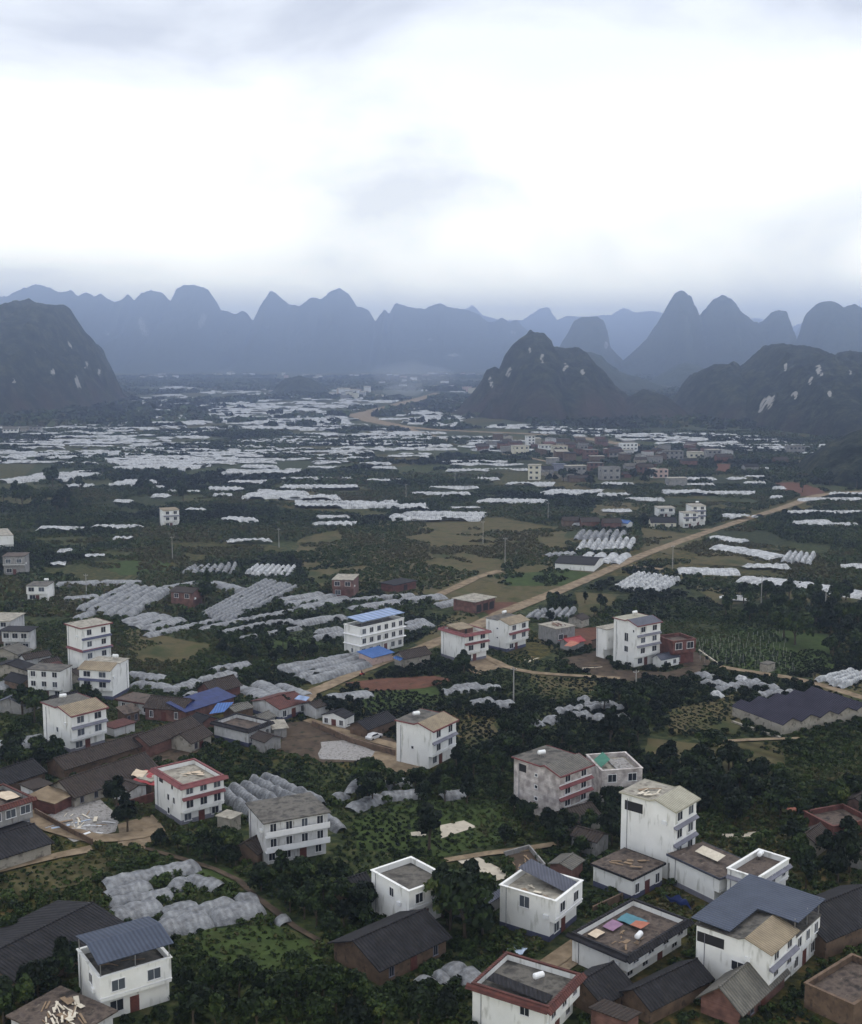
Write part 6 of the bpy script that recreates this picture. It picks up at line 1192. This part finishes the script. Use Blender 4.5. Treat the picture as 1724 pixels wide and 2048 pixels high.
sheet_on(hI, tI + .2, [(-4.0, -3.6, .9), (-1.2, -1.0, 1.5), (-1.2, 3.6, 1.5), (-4.0, 1.0, .9)], 'roof_sheet', 'green plastic roof sheet over the left roof corner of the block house', 'tarp', 'tarp_green', .05)
sheet_on(hI, tI + .1, [(-.5, -3, 0), (3.4, -3, 0), (3.2, 3, .1), (-.6, 3, .1)], 'rubble_sheet', 'pale debris spread on the roof of the block house', 'debris', 'rubble', .35)
sheet_on(hB, tB + .15, [(-.2, -4.3, .4), (4.0, -4.3, .4), (4.0, 4.2, 2.2), (-.2, 4.2, 2.2)], 'roof_panel', 'slate blue panel leaning across the right half of the roof terrace', 'roof panel', 'tile_slate', .02)
sheet_on(hO, tO + .12, [(-3.2, -4.5, .2), (-1.0, -4.5, .2), (-1.0, 4.5, .9), (-3.2, 4.5, .9)], 'roof_panel', 'dark tarred panel across the rust-rimmed roof', 'roof panel', 'tile_dark', .05)
sheet_on(hK, tK + .3, [(-.6, -2.0, .2), (.9, -2.4, 1.0), (.9, 2.6, 1.0), (-.6, 3.0, .2)], 'roof_panel', 'white panel tilted on the long house roof right of the tower', 'roof panel', 'plank_pale', .02)
sheet_on(hX, 6.9, [(1.0, -2, 0), (3.8, -2, .1), (3.8, 2.5, .1), (1.0, 2.5, 0)], 'roof_sheet', 'cream sheet on the roof of the grey house at the left edge', 'tarp', 'tarp_cream', .2)
def gsheet(q, name, label, cat, mat, z=(.3, .3, .3, .3), bump=.3): return drape(name, label, cat, [P(p[0], p[1], h) for p, h in zip(q, z)], mat, bump=bump, seg=8)
gsheet([(1330, 1798), (1350, 1815), (1385, 1822), (1360, 1795)], 'tarpaulin', 'bright blue tarpaulin slung beside the long white house', 'tarp', 'tarp_blue', (1.8, .5, .6, 2.2), .9)
gsheet([(1012, 1905), (1045, 1912), (1055, 1898), (1020, 1890)], 'tarpaulin', 'pale blue sheet crumpled in the yard of the slate-panel house', 'tarp', 'tarp_pale', bump=.5)
gsheet([(265, 1562), (310, 1572), (328, 1552), (290, 1540)], 'awning', 'red awning against the red-rimmed white house', 'awning', 'tarp_red', (2.6, 2.6, 3.0, 3.0), .3)
gsheet([(262, 1552), (285, 1556), (296, 1542), (272, 1540)], 'awning', 'cream awning left of the red one', 'awning', 'tarp_cream', (2.9, 2.9, 3.3, 3.3), .3)
gsheet([(418, 1428), (448, 1424), (468, 1404), (435, 1406)], 'awning', 'bright sky blue sheet awning in the old quarter', 'awning', 'metal_bright_blue', (3.2, 3.2, 4.1, 4.1), .05)
gsheet([(1570, 1622), (1590, 1628), (1615, 1612), (1592, 1608)], 'tarpaulin', 'orange tarpaulin over a heap near the roofless brick building', 'tarp', 'tarp_orange', (.3, 1.2, 1.2, .4), .6)
gsheet([(1655, 1698), (1675, 1702), (1682, 1692), (1662, 1688)], 'tarpaulin', 'tan sheet in front of the roofless brick building', 'tarp', 'tarp_cream', bump=.5)
gsheet([(1128, 1292), (1142, 1294), (1160, 1286), (1140, 1282)], 'tarpaulin', 'cream and orange sheet on the patched hut', 'tarp', 'tarp_orange', (3.0, 3.0, 3.2, 3.2), .2)
gsheet([(588, 1398), (612, 1402), (620, 1394), (598, 1390)], 'tarpaulin', 'light blue panel on the rust-red tiled roof', 'roof panel', 'panel_light_blue', (4.6, 4.6, 4.9, 4.9), .05)
gsheet([(800, 1322), (785, 1316), (800, 1306), (815, 1310)], 'awning', 'small bright blue awning at the road end of the long white house', 'awning', 'metal_bright_blue', (2.6, 2.6, 3.0, 3.0), .05)
# plank and rubble heaps
def planks(px, py, n, spread, label, mat='plank_pale', z=0.0, base=None, ln=3.0):
    p = P(px, py) if base is None else base; r = empty('plank_heap', (p.x, p.y, z), random.uniform(0, 3)); tag(r, label, 'planks')
    for i in range(n):
        a = random.uniform(-.5, .5); x, y = random.uniform(-1, 1) * spread, random.uniform(-1, 1) * spread * .7; l = ln * random.uniform(.5, 1.2)
        q_ = random.choice([.07, .10, .15, .35]); b = MB().box(-l / 2, l / 2, -q_, q_, 0, .06); o = b.build('plank', random.choice([mat, mat, 'wood']), r); o.location = (x, y, .03 + .07 * (i % 5)); o.rotation_euler = (random.uniform(-.05, .05), random.uniform(-.08, .08), a)
planks(0, 0, 40, 3.6, 'pale planks strewn over the flat roof in the lower left corner', base=on_house(hT, 0, 0, 0), z=tT, ln=2.2)
planks(0, 0, 12, 2.6, 'pale boards lying on the roof of the tower house', base=on_house(tower, -.5, 1.5, 0), z=tt + .02, ln=2)
planks(0, 0, 10, 2.5, 'planks on the roof of the canopy house at lower left', base=on_house(hD, 0, 0, 0), z=tD, ln=2, mat='wood')
planks(160, 1640, 14, 4.0, 'pale planks in the cluttered yard by the grey house'); planks(185, 1660, 10, 3.5, 'second heap of boards nearest the tan crossing', 'plastic_white'); planks(130, 1652, 10, 3.5, 'blue-grey sheets and boards at the left of the yard', 'tarp_pale')
planks(950, 1345, 8, 2.2, 'orange-brown timber in front of the red-rimmed house', 'soil_tan'); planks(1060, 1320, 8, 2.5, 'pale boards right of the brown-tan eaved house'); planks(1170, 1335, 10, 4, 'boards in the dirt left of the tall white house'); planks(1045, 1725, 8, 2.5, 'timber in the small walled yard', 'wood')
planks(0, 0, 14, 2.6, 'red bricks and boards stacked on the grey block house', base=on_house(hAM, 0, 0, 0), z=4.8, mat='red_brick_wall', ln=1.6)
planks(0, 0, 10, 2.4, 'grey boards on the low white house roof below the tower', base=on_house(hJ, 0, 0, 0), z=tJ, mat='wood', ln=1.8)
planks(0, 0, 10, 2.6, 'scattered boards on the coloured-sheet terrace', base=on_house(hN, -3, -1.5, 0), z=tN, mat='wood', ln=1.6)
planks(0, 0, 10, 2.4, 'scattered boards on the roof of the red-rimmed house', base=on_house(hE, .5, .5, 0), z=tE, mat='tarp_cream', ln=1.6)
planks(0, 0, 8, 2.2, 'boards on the roof terrace beside the slate panel', base=on_house(hB, -2.5, 0, 0), z=tB, ln=1.4)
water_tank(Vector(on_house(hO, 1.6, -1.0, tO)), .5, 'rust-rimmed house'); water_tank(Vector(on_house(hN, -1.5, -2.5, tN)), 1, 'coloured-sheet terrace house'); water_tank(Vector(on_house(hL, 3.6, 1.6, tL)), 1, 'white terrace house with grey band'); water_tank(Vector(on_house(hM2, 5.6, 2.5, 5.7)), 1, 'wing under the broad canopy'); water_tank(Vector(on_house(hG, -1, 2, tG)), .4, 'tan-eaved house above the dark trees'); water_tank(Vector(on_house(hH, -1, 2, tH)), .4, 'pale block house with red trim'); water_tank(Vector(on_house(hZ, -1, 3, 10)), .4, 'white house with dark red roof edges')
# balconies of the balcony house
for k, z in ((1, 2.9), (2, 5.7)):
    MB().box(-5.9, 5.9, -1.0, -.86, z, z + 1.0).box(-5.9, 5.9, -.86, .05, z - .14, z).build('balcony', 'trim_white', hF).location = (0, -4.9, 0)
# car, motorcycle with rider
def car(px, py, rz, label, paint='car_paint', s=1.0):
    p = P(px, py); r = empty('parked_car', (p.x, p.y, .03), rz); tag(r, label, 'car')
    MB().prism_y([(-2.1, .35), (2.1, .35), (2.15, .8), (1.2, .95), (-2.0, 1.0), (-2.15, .8)], -.85, .85).prism_y([(-1.7, .99), (1.05, .96), (.45, 1.45), (-1.35, 1.47)], -.75, .75).build('body', paint, r)
    w = MB(); w.prism_y([(-1.55, 1.03), (.85, 1.0), (.38, 1.4), (-1.3, 1.41)], -.77, .77); w.build('window', 'window_glass', r)
    for x in (-1.3, 1.3):
        for y in (-.8, .8): MB().cyl((x, y - .1, .32), (x, y + .1, .32), .33, n=12).build('wheel', 'rubber', r)
car(748, 1478, .9, 'small white car parked beside the mud shed on the lane'); car(1602, 1002, .4, 'white car on the dirt road near the red soil'); car(1510, 1036, .4, 'white van-like car where the road passes the film plot'); car(1520, 1034, .4, 'dark car right behind the white one on the road', 'rubber')
def rider(px, py, rz):
    p = P(px, py); r = empty('motorcycle', (p.x, p.y, .05), rz); tag(r, 'red motorcycle on the dirt road below the long white house', 'motorcycle')
    for x in (-.62, .62): MB().cyl((x, -.06, .3), (x, .06, .3), .3, n=14).build('wheel', 'rubber', r)
    MB().prism_y([(-.7, .55), (-.3, .4), (.35, .4), (.5, .8), (.1, .95), (-.1, .78), (-.75, .8)], -.13, .13).build('body', 'red_paint', r)
    MB().cyl((.62, 0, .3), (.42, 0, 1.0), .035, n=6).cyl((.42, -.3, 1.02), (.42, .3, 1.02), .025, n=6).build('handlebar', 'steel', r)
    vs = [(0, 0, 0), (0, 0, .28), (0.03, 0, .5), (.04, 0, .62), (.05, 0, .74), (.06, 0, .88), (.18, .2, .38), (.38, .26, .22), (.18, -.2, .38), (.38, -.26, .22), (.05, .22, .48), (.05, -.22, .48), (.35, .14, -.05), (.35, -.14, -.05), (.28, .17, -.42), (.28, -.17, -.42), (.4, .17, -.46), (.4, -.17, -.46)]
    es = [(0, 1), (1, 2), (2, 3), (3, 4), (4, 5), (2, 10), (10, 6), (6, 7), (2, 11), (11, 8), (8, 9), (0, 12), (12, 14), (14, 16), (0, 13), (13, 15), (15, 17)]
    rad = [.17, .17, .17, .06, .10, .09, .055, .035, .055, .035, .08, .08, .085, .085, .05, .05, .04, .04]
    me = bpy.data.meshes.new('person'); me.from_pydata(vs, es, []); me.materials.append(M['cloth_dark'])
    o = bpy.data.objects.new('person', me); COL.objects.link(o); c, s = math.cos(rz), math.sin(rz); o.location = (p.x - .15 * c, p.y - .15 * s, .85); o.rotation_euler = (0, 0, rz)
    o.modifiers.new('skin', 'SKIN')
    if not me.skin_vertices:
        C.view_layer.objects.active = o; o.select_set(True); bpy.ops.mesh.customdata_skin_add()
    for v, q in zip(me.skin_vertices[0].data, rad): v.radius = (q, q)
    me.skin_vertices[0].data[0].use_root = True
    o.modifiers.new('sub', 'SUBSURF').levels = 1; o.modifiers['sub'].render_levels = 1
    tag(o, 'person in dark clothes riding the red motorcycle on the dirt road', 'person')
    return o
prs = rider(724, 1352, math.radians(35))
# stakes of the green field
STK = []
sm_ = MB().cyl((0, 0, -.2), (0, 0, 1.9), .05, n=5).mesh('concrete_stake', 'concrete_pole'); q4 = [P(1395, 1285), P(1400, 1325), P(1590, 1348), P(1560, 1268)]
for i in range(15):
    for j in range(9):
        p = q4[0].lerp(q4[3], i / 14).lerp(q4[1].lerp(q4[2], i / 14), j / 8)
        o = link('concrete_stake', sm_, None, (p.x + random.uniform(-.8, .8), p.y + random.uniform(-.8, .8), random.uniform(-.5, 0))); tag(o, 'thin pale concrete stake standing in the green vine field', 'stake', 'stakes of the green vine field')
# low walls
def wall(pts, h, t, mat, label, name='garden_wall'):
    W = [P(*p) for p in pts]; c = sum(W, Vector()) / len(W); mb = MB()
    for a, b in zip(W[:-1], W[1:]):
        d = (b - a).normalized(); n = Vector((-d.y, d.x, 0)) * t / 2; a2, b2 = a - c, b - c
        mb.hexa([tuple(a2 - n), tuple(b2 - n), tuple(b2 + n), tuple(a2 + n)] + [tuple(v + Vector((0, 0, h))) for v in (a2 - n, b2 - n, b2 + n, a2 + n)])
    o = mb.build(name, mat, None, c); tag(o, label, 'wall')
wall([(1398, 1302), (1440, 1332)], .5, .3, 'plank_pale', 'low pale kerb wall right of the small white shed')
wall([(70, 1628), (130, 1662), (185, 1690)], 1.2, .25, 'mud_wall', 'low brown wall along the path by the grey house')
wall([(625, 1452), (700, 1486), (790, 1512)], 1.4, .4, 'mud_wall', 'brown retaining wall under the lane')
wall([(1008, 1714), (1058, 1700), (1090, 1738), (1035, 1752)], 1.0, .25, 'grey_wall', 'grey wall round the small yard above the slate-panel house')
wall([(235, 1625), (308, 1602)], 1.8, .25, 'red_brick_wall', 'red brick wall left of the red-rimmed white house')
wall([(1465, 1446), (1560, 1478)], .6, .6, 'old_plaster', 'pale kerb along the left side of the dark purple shed')
wall([(1185, 1828), (1245, 1800)], 1.3, .25, 'mud_wall', 'earth-coloured wall below the low white house')
# far smoke
for k, (px, py, rx, rz_, z, dn) in enumerate([(812, 792, 45, 14, 12, .006), (822, 790, 90, 26, 40, .0022)]):
    p = P(px, py); V = []; n = 16
    sm = MB(); rg = 10
    for i in range(rg + 1):
        for j in range(n):
            a = math.pi * i / rg; b = 2 * math.pi * j / n; v = Vector((math.sin(a) * math.cos(b), math.sin(a) * math.sin(b), math.cos(a))); s_ = 1 + .35 * noise.noise(v * 1.7 + Vector((k, 0, 0))); V.append((v.x * rx * s_, v.y * rx * .6 * s_, v.z * rz_ * s_))
    sm.v = V; sm.f = [(i * n + j, (i + 1) * n + j, (i + 1) * n + (j + 1) % n, i * n + (j + 1) % n) for i in range(rg) for j in range(n)]
    mt = bpy.data.materials.new('smoke'); mt.use_nodes = True; t_ = mt.node_tree; t_.nodes.clear(); oo = t_.nodes.new('ShaderNodeOutputMaterial'); vv = t_.nodes.new('ShaderNodeVolumePrincipled'); vv.inputs['Color'].default_value = (.85, .9, 1, 1); vv.inputs['Density'].default_value = dn; t_.links.new(vv.outputs[0], oo.inputs['Volume']); MATS['smoke%d' % k] = mt
    o = sm.build('smoke', 'smoke%d' % k, None, (p.x, p.y, z)); tag(o, 'pale bluish smoke drifting over the distant road works', 'smoke', kind='stuff')
# ================================================================== HAZE
hz = MB().box(-13500, 13500, -1500, 13500, -3, 540)
hm = bpy.data.materials.new('haze_air'); hm.use_nodes = True; ht = hm.node_tree; ht.nodes.clear()
ho = ht.nodes.new('ShaderNodeOutputMaterial'); hv = ht.nodes.new('ShaderNodeVolumePrincipled')
hv.inputs['Color'].default_value = (0.55, 0.685, 1.0, 1); hv.inputs['Density'].default_value = 0.00026; hv.inputs['Anisotropy'].default_value = 0.82
ht.links.new(hv.outputs[0], ho.inputs['Volume']); MATS['haze_air'] = hm
hzo = hz.build('haze', 'haze_air'); tag(hzo, kind='stuff')
